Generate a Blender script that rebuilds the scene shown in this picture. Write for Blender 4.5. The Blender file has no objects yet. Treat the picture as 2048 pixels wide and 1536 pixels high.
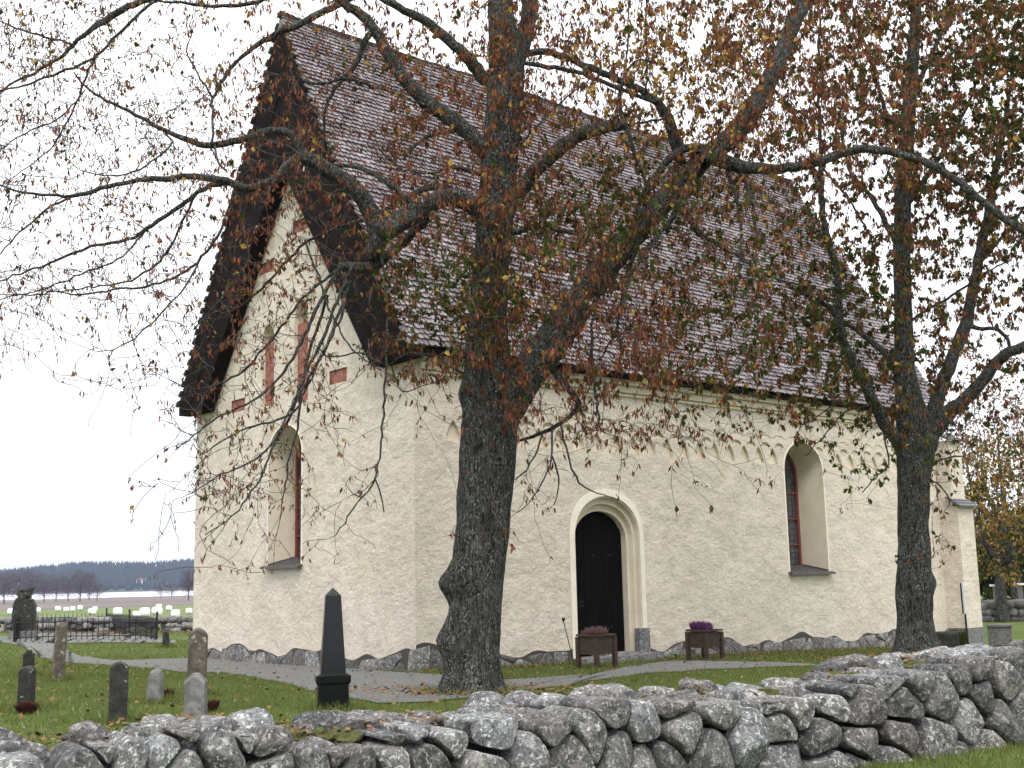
import bpy, math, random
import numpy as np
from mathutils import Vector, noise as mnoise
random.seed(7); RNG = np.random.default_rng(11)
sc = bpy.context.scene
COL = sc.collection

# ---------------------------------------------------------------- camera
F = 2347.0; PITCH = math.atan(381 / F); ROLL = .022
EYE = np.array([0, 0, 1.75])
FW = np.array([0, math.cos(PITCH), math.sin(PITCH)]); UP0 = np.array([0, -math.sin(PITCH), math.cos(PITCH)])
RT = np.array([1., 0, 0]) * math.cos(ROLL) - UP0 * math.sin(ROLL)
UP = UP0 * math.cos(ROLL) + np.array([1., 0, 0]) * math.sin(ROLL)
cd = bpy.data.cameras.new('camera'); cam = bpy.data.objects.new('camera', cd); COL.objects.link(cam)
from mathutils import Matrix
M = Matrix.Identity(4)
for i in range(3):
    M[i][0] = RT[i]; M[i][1] = UP[i]; M[i][2] = -FW[i]; M[i][3] = EYE[i]
cam.matrix_world = M
cd.sensor_width = 36; cd.lens = 36 * F / 2048; cd.clip_start = .1; cd.clip_end = 9000
sc.camera = cam

# ---------------------------------------------------------------- sky and sun (overcast)
W = bpy.data.worlds.new('World'); sc.world = W; W.use_nodes = True
nt = W.node_tree; nt.nodes.clear()
o = nt.nodes.new('ShaderNodeOutputWorld'); bg = nt.nodes.new('ShaderNodeBackground'); bg.inputs[1].default_value = .1
sky = nt.nodes.new('ShaderNodeTexSky'); sky.sky_type = 'NISHITA'; sky.sun_disc = False
SUN_EL, SUN_AZ = math.radians(52), math.radians(172)
sky.sun_elevation = SUN_EL; sky.sun_rotation = SUN_AZ
mix = nt.nodes.new('ShaderNodeMixRGB'); mix.inputs[0].default_value = .88
tc = nt.nodes.new('ShaderNodeTexCoord'); nz = nt.nodes.new('ShaderNodeTexNoise'); nz.inputs['Scale'].default_value = 2.2; nz.inputs['Detail'].default_value = 5
rmp = nt.nodes.new('ShaderNodeValToRGB')
rmp.color_ramp.elements[0].position = .3; rmp.color_ramp.elements[0].color = (.92, .955, 1, 1)
rmp.color_ramp.elements[1].position = .7; rmp.color_ramp.elements[1].color = (1, 1, 1, 1)
mul = nt.nodes.new('ShaderNodeVectorMath'); mul.operation = 'SCALE'      # overcast sky: brighter overhead than at the horizon
sx = nt.nodes.new('ShaderNodeSeparateXYZ'); gr = nt.nodes.new('ShaderNodeMapRange'); gr.inputs['From Min'].default_value = 0; gr.inputs['From Max'].default_value = 1
gr.inputs['To Min'].default_value = 11.5; gr.inputs['To Max'].default_value = 26.0; nt.links.new(tc.outputs['Generated'], sx.inputs[0]); nt.links.new(sx.outputs[2], gr.inputs[0]); nt.links.new(gr.outputs[0], mul.inputs['Scale'])
nt.links.new(tc.outputs['Generated'], nz.inputs['Vector']); nt.links.new(nz.outputs[0], rmp.inputs[0])
nt.links.new(rmp.outputs[0], mul.inputs[0]); nt.links.new(sky.outputs[0], mix.inputs[1]); nt.links.new(mul.outputs[0], mix.inputs[2])
nt.links.new(mix.outputs[0], bg.inputs[0]); nt.links.new(bg.outputs[0], o.inputs[0])
ld = bpy.data.lights.new('sun', 'SUN'); ld.energy = 1.6; ld.angle = math.radians(20); ld.color = (1, .97, .92)
lo = bpy.data.objects.new('sun', ld); COL.objects.link(lo)
sd = Vector((math.sin(SUN_AZ) * math.cos(SUN_EL), math.cos(SUN_AZ) * math.cos(SUN_EL), math.sin(SUN_EL)))
lo.rotation_euler = sd.to_track_quat('Z', 'Y').to_euler(); lo.location = (0, -10, 30)
sc.view_settings.view_transform = 'Standard'; sc.view_settings.look = 'None'
sc.view_settings.exposure = 0.28; sc.view_settings.gamma = 1; sc.view_settings.use_curve_mapping = False

# ---------------------------------------------------------------- pixel -> place helpers (photo pixels, used to survey positions)
def ray(x, y): return FW + RT * ((x - 1024) / F) - UP * ((y - 768) / F)
def aty(x, y, Y): r = ray(x, y); return EYE + r * (Y / r[1])
def atz(x, y, z): r = ray(x, y); return EYE + r * ((z - EYE[2]) / r[2])
def atplane(x, y, p0, n): r = ray(x, y); return EYE + r * (((p0 - EYE) @ n) / (r @ n))
def hz(x): return 1149 - .022 * (x - 1024)
AZ = math.radians(49.3)
d1 = np.array([math.sin(AZ), math.cos(AZ), 0]); d2 = np.array([-math.cos(AZ), math.sin(AZ), 0])
C0 = atz(832, 1345, 0); C0[2] = 0
CW, CL = 9.3, 18.9                     # church width (d2) and length (d1)
def loc2w(x, y, z): return C0 + d1 * x + d2 * y + np.array([0, 0, z])

# ---------------------------------------------------------------- terrain
ctl = []
for (x, y, Y) in [(660, 1417, 12.3), (940, 1387, 14.6), (1835, 1314, 20), (200, 1281, 33), (200, 1268, 39), (0, 1268, 39), (420, 1262, 40),
                  (1990, 1250, 45), (2100, 1245, 48), (310, 1405, 12.4), (60, 1340, 19)]:
    ctl.append(aty(x, y, Y))
for (x, y, z) in [(0, 0, 0), (7.5, -.1, -.19), (16, -.1, -.46), (20, -.5, -.62), (0, 9.3, -.06), (10, 10, -.3), (22, 9, -.7), (4.8, -.1, -.12)]:
    ctl.append(loc2w(x, y, z))
ctl += [np.array(p) for p in [(0, 9, .52), (-4, 8, .55), (4, 11, .46), (8, 14, .40), (-12, 12, .45), (-20, 20, .3), (14, 16, .4), (28, 30, -.4), (40, 45, -.6),
                              (-30, 40, .1), (0, 45, -.2), (0, 3, .36), (-5, 2, .36), (5, 3, .36), (0, -10, .36), (10, -5, .36), (-15, 0, .4), (20, 5, .4), (30, 15, .2)]]
ctl = np.array(ctl)
def _U(r2): return np.where(r2 > 0, .5 * r2 * np.log(np.maximum(r2, 1e-9)), 0)
_n = len(ctl); _K = _U(((ctl[:, None, :2] - ctl[None, :, :2]) ** 2).sum(-1)) + np.eye(_n) * 2.0
_P = np.hstack([np.ones((_n, 1)), ctl[:, :2]])
_A = np.block([[_K, _P], [_P.T, np.zeros((3, 3))]])
_w = np.linalg.solve(_A, np.concatenate([ctl[:, 2], np.zeros(3)]))
def far_z(r): return np.interp(r, [0, 42, 100, 170, 260, 1080, 1110, 1650, 1700, 2000, 2300, 7000], [.1, .1, -1.3, -3.3, -3.4, -10, -12, -12, -9.5, 10, 12, 12])
def terr(x, y):
    x = np.atleast_1d(np.asarray(x, float)); y = np.atleast_1d(np.asarray(y, float))
    r = np.hypot(x, y); k = np.minimum(1, 55 / np.maximum(r, 1e-6)); xx, yy = x * k, y * k
    z = _P[0, 0] * _w[_n] + _w[_n + 1] * xx + _w[_n + 2] * yy
    for i in range(_n): z = z + _w[i] * _U((xx - ctl[i, 0]) ** 2 + (yy - ctl[i, 1]) ** 2)
    z = np.clip(z, -1.2, .9)
    t = np.clip((r - 42) / 30, 0, 1); t = t * t * (3 - 2 * t)
    an = np.degrees(np.arctan2(x, y)); hill = np.clip((r - 1690) / 300, 0, 1) * (3 * np.sin(an * .9 + 1) + 12 * np.clip((an + 25) / 9, 0, 1.2))
    return z * (1 - t) + (far_z(r) + hill) * t
def tz(x, y): return float(terr(x, y)[0])
def hit(px, py):
    r = ray(px, py); a, b = 3.0, 60.0
    for _ in range(40):
        m = (a + b) / 2; p = EYE + r * m
        if p[2] > tz(p[0], p[1]): a = m
        else: b = m
    p = EYE + r * a; return np.array([p[0], p[1], tz(p[0], p[1])])
def in_church(x, y, m=.0):
    u = (x - C0[0]) * d1[0] + (y - C0[1]) * d1[1]; v = (x - C0[0]) * d2[0] + (y - C0[1]) * d2[1]
    return (u > -m) & (u < CL + 1) & (v > -m) & (v < CW + m)
def inpoly(x, y, poly):
    c = np.zeros(x.shape, bool); n = len(poly)
    for i in range(n):
        x1, y1 = poly[i][:2]; x2, y2 = poly[(i + 1) % n][:2]
        if y1 == y2: continue
        c ^= ((y1 > y) != (y2 > y)) & (x < (x2 - x1) * (y - y1) / (y2 - y1) + x1)
    return c

# ---------------------------------------------------------------- mesh helpers
class MB:
    def __init__(s): s.v = []; s.f = []; s.m = []; s.n = 0
    def add(s, V, Fc, m=0):
        s.v.extend([tuple(map(float, p)) for p in V]); s.f.extend([tuple(i + s.n for i in f) for f in Fc]); s.m.extend([m] * len(Fc)); s.n += len(V)
    def box(s, c, h, m=0, rz=0, ax=None):
        cs, sn = math.cos(rz), math.sin(rz); V = []
        for dz in (-1, 1):
            for dx, dy in ((-1, -1), (1, -1), (1, 1), (-1, 1)):
                x, y = dx * h[0], dy * h[1]; V.append((c[0] + x * cs - y * sn, c[1] + x * sn + y * cs, c[2] + dz * h[2]))
        s.add(V, [(3, 2, 1, 0), (4, 5, 6, 7), (0, 1, 5, 4), (1, 2, 6, 5), (2, 3, 7, 6), (3, 0, 4, 7)], m)
    def tube(s, pts, rad, k=6, m=0, cap=True):
        pts = np.asarray(pts, float); n = len(pts)
        T = np.gradient(pts, axis=0); T /= np.maximum(np.linalg.norm(T, axis=1)[:, None], 1e-9)
        a = np.array([0, 0, 1.]) if abs(T[0][2]) < .9 else np.array([1., 0, 0])
        u = np.cross(T[0], a); u /= np.linalg.norm(u); ang = np.arange(k) * 2 * math.pi / k
        V = []
        for i in range(n):
            u = u - T[i] * (u @ T[i]); u /= max(np.linalg.norm(u), 1e-9); w = np.cross(T[i], u)
            V.append(pts[i] + rad[i] * (np.cos(ang)[:, None] * u + np.sin(ang)[:, None] * w))
        V = np.concatenate(V); Fc = []
        for i in range(n - 1):
            for j in range(k):
                q = (j + 1) % k; Fc.append((i * k + j, i * k + q, (i + 1) * k + q, (i + 1) * k + j))
        if cap: Fc.append(tuple(range(k - 1, -1, -1))); Fc.append(tuple(range((n - 1) * k, n * k)))
        s.add(V, Fc, m)
    def prism(s, poly, f, m=0):       # poly 2-D list; f(u,v,t)->xyz, t in (0,1)
        n = len(poly); V = [f(u, v, 0) for u, v in poly] + [f(u, v, 1) for u, v in poly]
        s.add(V, [tuple(range(n - 1, -1, -1)), tuple(range(n, 2 * n))] + [(i, (i + 1) % n, n + (i + 1) % n, n + i) for i in range(n)], m)
    def build(s, name, mats, parent=None, smooth=False):
        me = bpy.data.meshes.new(name); me.from_pydata(s.v, [], s.f)
        if not isinstance(mats, (list, tuple)): mats = [mats]
        for m in mats: me.materials.append(m)
        if len(mats) > 1: me.polygons.foreach_set('material_index', s.m)
        if smooth: me.polygons.foreach_set('use_smooth', [True] * len(s.f))
        me.update(); ob = bpy.data.objects.new(name, me); COL.objects.link(ob)
        if parent: ob.parent = parent
        return ob
def npmesh(name, V, Fq, mats, parent=None, mi=None, smooth=False):   # V (n,3), Fq (m,k)
    me = bpy.data.meshes.new(name); V = np.ascontiguousarray(V, np.float32); Fq = np.ascontiguousarray(Fq, np.int32)
    me.vertices.add(len(V)); me.vertices.foreach_set('co', V.ravel()); k = Fq.shape[1]
    me.loops.add(Fq.size); me.loops.foreach_set('vertex_index', Fq.ravel())
    me.polygons.add(len(Fq)); me.polygons.foreach_set('loop_start', np.arange(len(Fq), dtype=np.int32) * k)
    me.polygons.foreach_set('loop_total', np.full(len(Fq), k, np.int32))
    if not isinstance(mats, (list, tuple)): mats = [mats]
    for m in mats: me.materials.append(m)
    if mi is not None: me.polygons.foreach_set('material_index', mi.astype(np.int32))
    if smooth: me.polygons.foreach_set('use_smooth', np.ones(len(Fq), bool))
    me.update(calc_edges=True); me.validate(); ob = bpy.data.objects.new(name, me); COL.objects.link(ob)
    if parent: ob.parent = parent
    return ob
def tag(o, label=None, cat=None, group=None, kind=None):
    if label: o['label'] = label
    if cat: o['category'] = cat
    if group: o['group'] = group
    if kind: o['kind'] = kind
    return o
def empty(name, loc=(0, 0, 0), rz=0):
    o = bpy.data.objects.new(name, None); COL.objects.link(o); o.location = tuple(map(float, loc)); o.rotation_euler = (0, 0, rz); o.empty_display_size = .2; return o

# ---------------------------------------------------------------- materials
def mat(name, col, rough=.8, col2=None, scale=5, bump=0, bscale=30, detail=6, stretch=(1, 1, 1), spec=.3, island=0, spots=None, spot_scale=20, spot_th=.6, trans=0, wave=None, ramp=(.35, .65), bdist=.02, coat=0):
    m = bpy.data.materials.new(name); m.use_nodes = True; t = m.node_tree; n = t.nodes; L = t.links
    p = n['Principled BSDF']; p.inputs['Roughness'].default_value = rough; p.inputs['Specular IOR Level'].default_value = spec
    if coat: p.inputs['Coat Weight'].default_value = coat
    tc = n.new('ShaderNodeTexCoord'); mp = n.new('ShaderNodeMapping'); mp.inputs['Scale'].default_value = stretch; L.new(tc.outputs['Object'], mp.inputs[0])
    c = None
    if col2:
        z = n.new('ShaderNodeTexNoise'); z.inputs['Scale'].default_value = scale; z.inputs['Detail'].default_value = detail; z.inputs['Roughness'].default_value = .65; L.new(mp.outputs[0], z.inputs['Vector'])
        r = n.new('ShaderNodeValToRGB'); r.color_ramp.elements[0].position = ramp[0]; r.color_ramp.elements[1].position = ramp[1]
        r.color_ramp.elements[0].color = (*col, 1); r.color_ramp.elements[1].color = (*col2, 1); L.new(z.outputs[0], r.inputs[0]); c = r.outputs[0]
    else:
        rgb = n.new('ShaderNodeRGB'); rgb.outputs[0].default_value = (*col, 1); c = rgb.outputs[0]
    if spots:
        z = n.new('ShaderNodeTexNoise'); z.inputs['Scale'].default_value = spot_scale; z.inputs['Detail'].default_value = 4; L.new(mp.outputs[0], z.inputs['Vector'])
        r = n.new('ShaderNodeValToRGB'); r.color_ramp.elements[0].position = spot_th; r.color_ramp.elements[1].position = spot_th + .05; L.new(z.outputs[0], r.inputs[0])
        mx = n.new('ShaderNodeMixRGB'); L.new(r.outputs[0], mx.inputs[0]); L.new(c, mx.inputs[1]); mx.inputs[2].default_value = (*spots, 1); c = mx.outputs[0]
    if island:
        g = n.new('ShaderNodeNewGeometry'); mr = n.new('ShaderNodeMapRange'); mr.inputs['To Min'].default_value = 1 - island; mr.inputs['To Max'].default_value = 1 + island
        L.new(g.outputs['Random Per Island'], mr.inputs[0]); vm = n.new('ShaderNodeVectorMath'); vm.operation = 'SCALE'; L.new(c, vm.inputs[0]); L.new(mr.outputs[0], vm.inputs['Scale']); c = vm.outputs[0]
    L.new(c, p.inputs['Base Color'])
    if bump or wave:
        z = n.new('ShaderNodeTexNoise'); z.inputs['Scale'].default_value = bscale; z.inputs['Detail'].default_value = 8; z.inputs['Roughness'].default_value = .6; L.new(mp.outputs[0], z.inputs['Vector'])
        b = n.new('ShaderNodeBump'); b.inputs['Strength'].default_value = bump; b.inputs['Distance'].default_value = bdist; L.new(z.outputs[0], b.inputs['Height']); L.new(b.outputs[0], p.inputs['Normal'])
    if trans:
        tr = n.new('ShaderNodeBsdfTranslucent'); L.new(c, tr.inputs[0]); ms = n.new('ShaderNodeMixShader'); ms.inputs[0].default_value = trans
        L.new(p.outputs[0], ms.inputs[1]); L.new(tr.outputs[0], ms.inputs[2]); L.new(ms.outputs[0], n['Material Output'].inputs[0])
    return m
def island_ramp(name, cols, rough=.7, trans=.3):
    m = bpy.data.materials.new(name); m.use_nodes = True; t = m.node_tree; n = t.nodes; L = t.links; p = n['Principled BSDF']
    p.inputs['Roughness'].default_value = rough; p.inputs['Specular IOR Level'].default_value = .10
    g = n.new('ShaderNodeNewGeometry'); r = n.new('ShaderNodeValToRGB'); e = r.color_ramp.elements
    for i, c in enumerate(cols):
        pos = i / (len(cols) - 1)
        el = e[0] if i == 0 else (e[1] if i == len(cols) - 1 else e.new(pos))
        el.position = pos; el.color = (*c, 1)
    L.new(g.outputs['Random Per Island'], r.inputs[0]); L.new(r.outputs[0], p.inputs['Base Color'])
    if trans:
        tr = n.new('ShaderNodeBsdfTranslucent'); L.new(r.outputs[0], tr.inputs[0]); ms = n.new('ShaderNodeMixShader'); ms.inputs[0].default_value = trans
        L.new(p.outputs[0], ms.inputs[1]); L.new(tr.outputs[0], ms.inputs[2]); L.new(ms.outputs[0], n['Material Output'].inputs[0])
    return m
def plaster_mat():
    m = bpy.data.materials.new('rough_plaster'); m.use_nodes = True; t = m.node_tree; n = t.nodes; L = t.links; p = n['Principled BSDF']
    p.inputs['Roughness'].default_value = .92; p.inputs['Specular IOR Level'].default_value = .15
    tc = n.new('ShaderNodeTexCoord')
    def nz(sc_, det, st=(1, 1, 1), ro=.6):
        mp = n.new('ShaderNodeMapping'); mp.inputs['Scale'].default_value = st; L.new(tc.outputs['Object'], mp.inputs[0])
        z = n.new('ShaderNodeTexNoise'); z.inputs['Scale'].default_value = sc_; z.inputs['Detail'].default_value = det; z.inputs['Roughness'].default_value = ro; L.new(mp.outputs[0], z.inputs['Vector']); return z.outputs[0]
    def ramp(a, p0, p1, c0, c1):
        r = n.new('ShaderNodeValToRGB'); r.color_ramp.elements[0].position = p0; r.color_ramp.elements[1].position = p1; r.color_ramp.elements[0].color = (*c0, 1); r.color_ramp.elements[1].color = (*c1, 1); L.new(a, r.inputs[0]); return r.outputs[0]
    c = ramp(nz(.7, 6), .3, .7, (.655, .58, .47), (.755, .68, .575))
    for (a, p0, p1, dark) in [(nz(2.2, 9, (1, 1, 2.4), .7), .34, .56, (.82, .81, .83)), (nz(13, 8, (1, 1, 2.2), .78), .34, .50, (.70, .68, .71)), (nz(45, 4, (1, 1, 1.6), .7), .34, .48, (.66, .64, .67))]:
        k = ramp(a, p0, p1, dark, (1, 1, 1)); mx = n.new('ShaderNodeMixRGB'); mx.blend_type = 'MULTIPLY'; mx.inputs[0].default_value = 1; L.new(c, mx.inputs[1]); L.new(k, mx.inputs[2]); c = mx.outputs[0]
    # ochre damp stains with a shape of their own
    k = ramp(nz(.9, 7, (1, 1, .45)), .62, .74, (0, 0, 0), (1, 1, 1)); mx = n.new('ShaderNodeMixRGB'); mxf = n.new('ShaderNodeMath'); mxf.operation = 'MULTIPLY'; mxf.inputs[1].default_value = .5
    L.new(k, mxf.inputs[0]); L.new(mxf.outputs[0], mx.inputs[0]); L.new(c, mx.inputs[1]); mx.inputs[2].default_value = (.60, .48, .34, 1); c = mx.outputs[0]
    L.new(c, p.inputs['Base Color'])
    b1 = n.new('ShaderNodeBump'); b1.inputs['Strength'].default_value = .8; b1.inputs['Distance'].default_value = .045; L.new(nz(7, 8, (1, 1, 1.7), .72), b1.inputs['Height'])
    b2 = n.new('ShaderNodeBump'); b2.inputs['Strength'].default_value = .8; b2.inputs['Distance'].default_value = .15; L.new(nz(1.3, 4), b2.inputs['Height']); L.new(b2.outputs[0], b1.inputs['Normal'])
    L.new(b1.outputs[0], p.inputs['Normal']); return m
MP = plaster_mat()
MWASH = mat('white_limewash_band', (.72, .65, .54), .9, (.80, .73, .63), 3, .25, 25, bdist=.02)
MSM = mat('smooth_limewash', (.61, .535, .425), .9, (.70, .62, .50), 3, .25, 25, bdist=.02)
MDARKWOOD = mat('tarred_wood', (.006, .005, .005), .8, (.018, .012, .011), 3, .6, 12, stretch=(6, 1, 1), bdist=.02, spec=.04)
MDOOR = mat('door_wood', (.003, .003, .003), .8, (.008, .007, .007), 2, .5, 10, stretch=(8, 8, .6), spec=.03)
MSHING = mat('roof_shingle', (.135, .11, .113), .55, (.30, .26, .272), 1.2, .5, 40, island=.26, spec=.25, spots=(.09, .085, .06), spot_scale=3.5, spot_th=.64, detail=10)
MRED = mat('red_painted_brick', (.20, .055, .04), .85, (.34, .16, .12), 9, .4, 20)
MFRAME = mat('red_window_frame', (.14, .035, .03), .6, (.2, .06, .045), 6)
MGLASS = mat('leaded_glass', (.045, .048, .05), .25, (.10, .10, .105), 6, .3, 9, spec=.5)
MLEAD = mat('lead', (.06, .06, .065), .5)
MSILL = mat('sill_slate', (.06, .055, .055), .5, (.11, .10, .10), 8, .2, 30, spec=.5)
MFOUND = mat('field_stone', (.10, .095, .095), .85, (.27, .25, .25), 4, .7, 22, island=.3, spots=(.42, .42, .40), spot_scale=14, spot_th=.6, bdist=.03)
MWALL = mat('lichen_granite', (.085, .09, .09), .9, (.25, .25, .245), 7, 1.0, 24, island=.28, spots=(.46, .46, .44), spot_scale=24, spot_th=.56, bdist=.03, detail=9)
def granite(name, scale=1.0):
    m = bpy.data.materials.new(name); m.use_nodes = True; t = m.node_tree; n = t.nodes; L = t.links; p = n['Principled BSDF']
    p.inputs['Roughness'].default_value = .93; p.inputs['Specular IOR Level'].default_value = .2; tc = n.new('ShaderNodeTexCoord'); g = n.new('ShaderNodeNewGeometry')
    def nz(s, d, ro=.65, dist=0):
        z = n.new('ShaderNodeTexNoise'); z.inputs['Scale'].default_value = s * scale; z.inputs['Detail'].default_value = d; z.inputs['Roughness'].default_value = ro; z.inputs['Distortion'].default_value = dist; L.new(tc.outputs['Object'], z.inputs['Vector']); return z.outputs[0]
    def rp(a, els):
        r = n.new('ShaderNodeValToRGB'); e = r.color_ramp.elements
        for i, (q, c) in enumerate(els):
            el = e[i] if i < 2 else e.new(q); el.position = q; el.color = (*c, 1)
        L.new(a, r.inputs[0]); return r.outputs[0]
    def mixc(f, a, b, mode='MIX', fac=None):
        x = n.new('ShaderNodeMixRGB'); x.blend_type = mode
        if fac is None: L.new(f, x.inputs[0])
        else: x.inputs[0].default_value = fac
        L.new(a, x.inputs[1])
        if isinstance(b, tuple): x.inputs[2].default_value = (*b, 1)
        else: L.new(b, x.inputs[2])
        return x.outputs[0]
    c = rp(nz(9, 10, .75), [(.33, (.055, .058, .062)), (.66, (.30, .29, .285))])
    c = mixc(None, c, rp(nz(60, 6, .7), [(.36, (.45, .45, .45)), (.60, (1.25, 1.25, 1.25))]), 'MULTIPLY', 1)
    c = mixc(rp(nz(34, 7, .7, .6), [(.545, (0, 0, 0)), (.60, (.85, .85, .85))]), c, (.62, .62, .61))
    c = mixc(rp(nz(11, 8, .75, .4), [(.57, (0, 0, 0)), (.64, (.7, .7, .7))]), c, (.40, .40, .385))
    c = mixc(rp(nz(6, 6, .7), [(.60, (0, 0, 0)), (.68, (.6, .6, .6))]), c, (.06, .065, .06))
    mr = n.new('ShaderNodeMapRange'); mr.inputs['To Min'].default_value = .48; mr.inputs['To Max'].default_value = 1.12; L.new(g.outputs['Random Per Island'], mr.inputs[0])
    vm = n.new('ShaderNodeVectorMath'); vm.operation = 'SCALE'; L.new(c, vm.inputs[0]); L.new(mr.outputs[0], vm.inputs['Scale']); tn = rp(g.outputs['Random Per Island'], [(0, (1, 1, 1)), (1, (.96, .99, 1.0)), (.3, (1.06, .98, .93)), (.55, (1, 1, 1)), (.8, (1.04, 1.0, .93))])
    L.new(mixc(None, vm.outputs[0], tn, 'MULTIPLY', 1), p.inputs['Base Color'])
    b1 = n.new('ShaderNodeBump'); b1.inputs['Strength'].default_value = .9; b1.inputs['Distance'].default_value = .03; L.new(nz(16, 10, .7), b1.inputs['Height'])
    b2 = n.new('ShaderNodeBump'); b2.inputs['Strength'].default_value = .7; b2.inputs['Distance'].default_value = .008; L.new(nz(75, 5, .7), b2.inputs['Height']); L.new(b1.outputs[0], b2.inputs['Normal']); L.new(b2.outputs[0], p.inputs['Normal'])
    return m
MWALL = granite('lichen_granite'); MFOUND = granite('field_stone', .8)
def bark(name, c0, c1, zs):
    m = bpy.data.materials.new(name); m.use_nodes = True; t = m.node_tree; n = t.nodes; L = t.links; p = n['Principled BSDF']; p.inputs['Roughness'].default_value = .95; p.inputs['Specular IOR Level'].default_value = .15
    tc = n.new('ShaderNodeTexCoord')
    def nz(s, d, st, ro=.65):
        mp = n.new('ShaderNodeMapping'); mp.inputs['Scale'].default_value = (1, 1, st); L.new(tc.outputs['Object'], mp.inputs[0])
        z = n.new('ShaderNodeTexNoise'); z.inputs['Scale'].default_value = s; z.inputs['Detail'].default_value = d; z.inputs['Roughness'].default_value = ro; L.new(mp.outputs[0], z.inputs['Vector']); return z.outputs[0]
    def rp(a, p0, p1, k0, k1):
        r = n.new('ShaderNodeValToRGB'); e = r.color_ramp.elements; e[0].position = p0; e[1].position = p1; e[0].color = (*k0, 1); e[1].color = (*k1, 1); L.new(a, r.inputs[0]); return r.outputs[0]
    fur = nz(38, 5, zs, .6)
    c = rp(fur, .40, .60, c0, c1)
    def over(c, f, col):
        x = n.new('ShaderNodeMixRGB'); L.new(f, x.inputs[0]); L.new(c, x.inputs[1]); x.inputs[2].default_value = (*col, 1); return x.outputs[0]
    mk_ = n.new('ShaderNodeMixRGB'); mk_.blend_type = 'MULTIPLY'; mk_.inputs[0].default_value = 1; L.new(rp(nz(52, 7, .5, .75), .53, .60, (0, 0, 0), (1, 1, 1)), mk_.inputs[1]); L.new(rp(nz(6, 5, .6, .7), .40, .58, (.12, .12, .12), (1, 1, 1)), mk_.inputs[2])
    c = over(c, mk_.outputs[0], (.32, .355, .345))
    c = over(c, rp(nz(9, 6, .7, .7), .55, .65, (0, 0, 0), (.55, .55, .55)), (.15, .16, .14))
    c = over(c, rp(nz(5, 6, .5, .7), .58, .66, (0, 0, 0), (.5, .5, .5)), (.055, .035, .022))
    L.new(c, p.inputs['Base Color'])
    b = n.new('ShaderNodeBump'); b.inputs['Strength'].default_value = 1.0; b.inputs['Distance'].default_value = .07; L.new(fur, b.inputs['Height'])
    b2 = n.new('ShaderNodeBump'); b2.inputs['Strength'].default_value = .8; b2.inputs['Distance'].default_value = .01; L.new(nz(90, 4, .5), b2.inputs['Height']); L.new(b.outputs[0], b2.inputs['Normal']); L.new(b2.outputs[0], p.inputs['Normal']); return m
MCORE = mat('gap_shade_black', (.015, .015, .014), .95)  # near-black: shade between the wall boulders is put into this colour
MBARK = mat('lime_bark', (.035, .032, .027), .95, (.115, .11, .095), 9, 1.0, 16, stretch=(1, 1, .28), spots=(.26, .29, .27), spot_scale=26, spot_th=.60, bdist=.05, detail=8)
MTWIG = mat('twig_bark', (.025, .020, .019), .9, (.10, .092, .088), 2)
MLIMB = mat('limb_bark', (.045, .042, .036), .95, (.15, .15, .14), 7, .9, 22, stretch=(1, 1, 1), spots=(.26, .29, .28), spot_scale=18, spot_th=.60, bdist=.03)
MBARK = bark('lime_bark', (.010, .009, .008), (.075, .070, .060), .16); MLIMB = bark('limb_bark', (.016, .015, .013), (.095, .09, .08), .5)
MBROWN = island_ramp('withered_leaf', [(.055, .016, .011), (.14, .036, .018), (.22, .065, .030), (.09, .026, .016), (.32, .12, .06)], trans=.4)
MGREEN = island_ramp('green_leaf', [(.035, .055, .010), (.075, .11, .016), (.14, .15, .025), (.05, .075, .012)])
MYEL = island_ramp('yellow_leaf', [(.35, .24, .05), (.42, .33, .07), (.30, .28, .05), (.40, .22, .06)])
MLITTER = island_ramp('fallen_leaf', [(.13, .06, .03), (.33, .25, .09), (.09, .045, .03), (.40, .35, .15), (.13, .07, .04), (.22, .14, .06)], trans=0)
MGRASS = island_ramp('grass_blade', [(.07, .125, .022), (.11, .175, .034), (.16, .20, .05), (.085, .145, .024), (.20, .19, .07)], trans=.25)
MGRAVEL = mat('gravel', (.08, .08, .074), .95, (.245, .243, .228), 22, .9, 60, island=0, bdist=.03, detail=12, spots=(.06, .056, .05), spot_scale=45, spot_th=.62)
MDSTONE = mat('polished_dark_granite', (.003, .004, .004), .2, (.009, .010, .011), 50, .05, 60, spec=.35)
MGR1 = mat('weathered_grave_stone', (.05, .042, .034), .9, (.16, .135, .11), 9, .7, 30, spots=(.34, .34, .32), spot_scale=18, spot_th=.63)
MGR2 = mat('dark_grave_stone', (.014, .014, .013), .85, (.05, .048, .042), 9, .7, 30, spots=(.2, .22, .18), spot_scale=15, spot_th=.64)
MGR3 = mat('grey_grave_stone', (.10, .097, .093), .9, (.23, .22, .21), 12, .5, 40)
MIRON = mat('black_iron', (.012, .012, .014), .5)
MWHITE = mat('white_paint', (.75, .76, .78), .5)
MPLANT = mat('planter_wood', (.035, .022, .016), .8, (.075, .05, .035), 4, .4, 14, stretch=(1, 1, 3))
MHEATH = island_ramp('purple_heather', [(.10, .03, .12), (.18, .06, .2), (.05, .08, .03), (.22, .09, .2)])
MHEATP = island_ramp('faded_heather', [(.17, .10, .09), (.24, .16, .14), (.10, .07, .05), (.2, .13, .115)])
MFLRED = island_ramp('red_flowers', [(.07, .008, .02), (.15, .015, .05), (.03, .03, .012), (.05, .035, .015)])
MBALE = mat('bale_wrap', (.78, .79, .80), .35)

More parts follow.
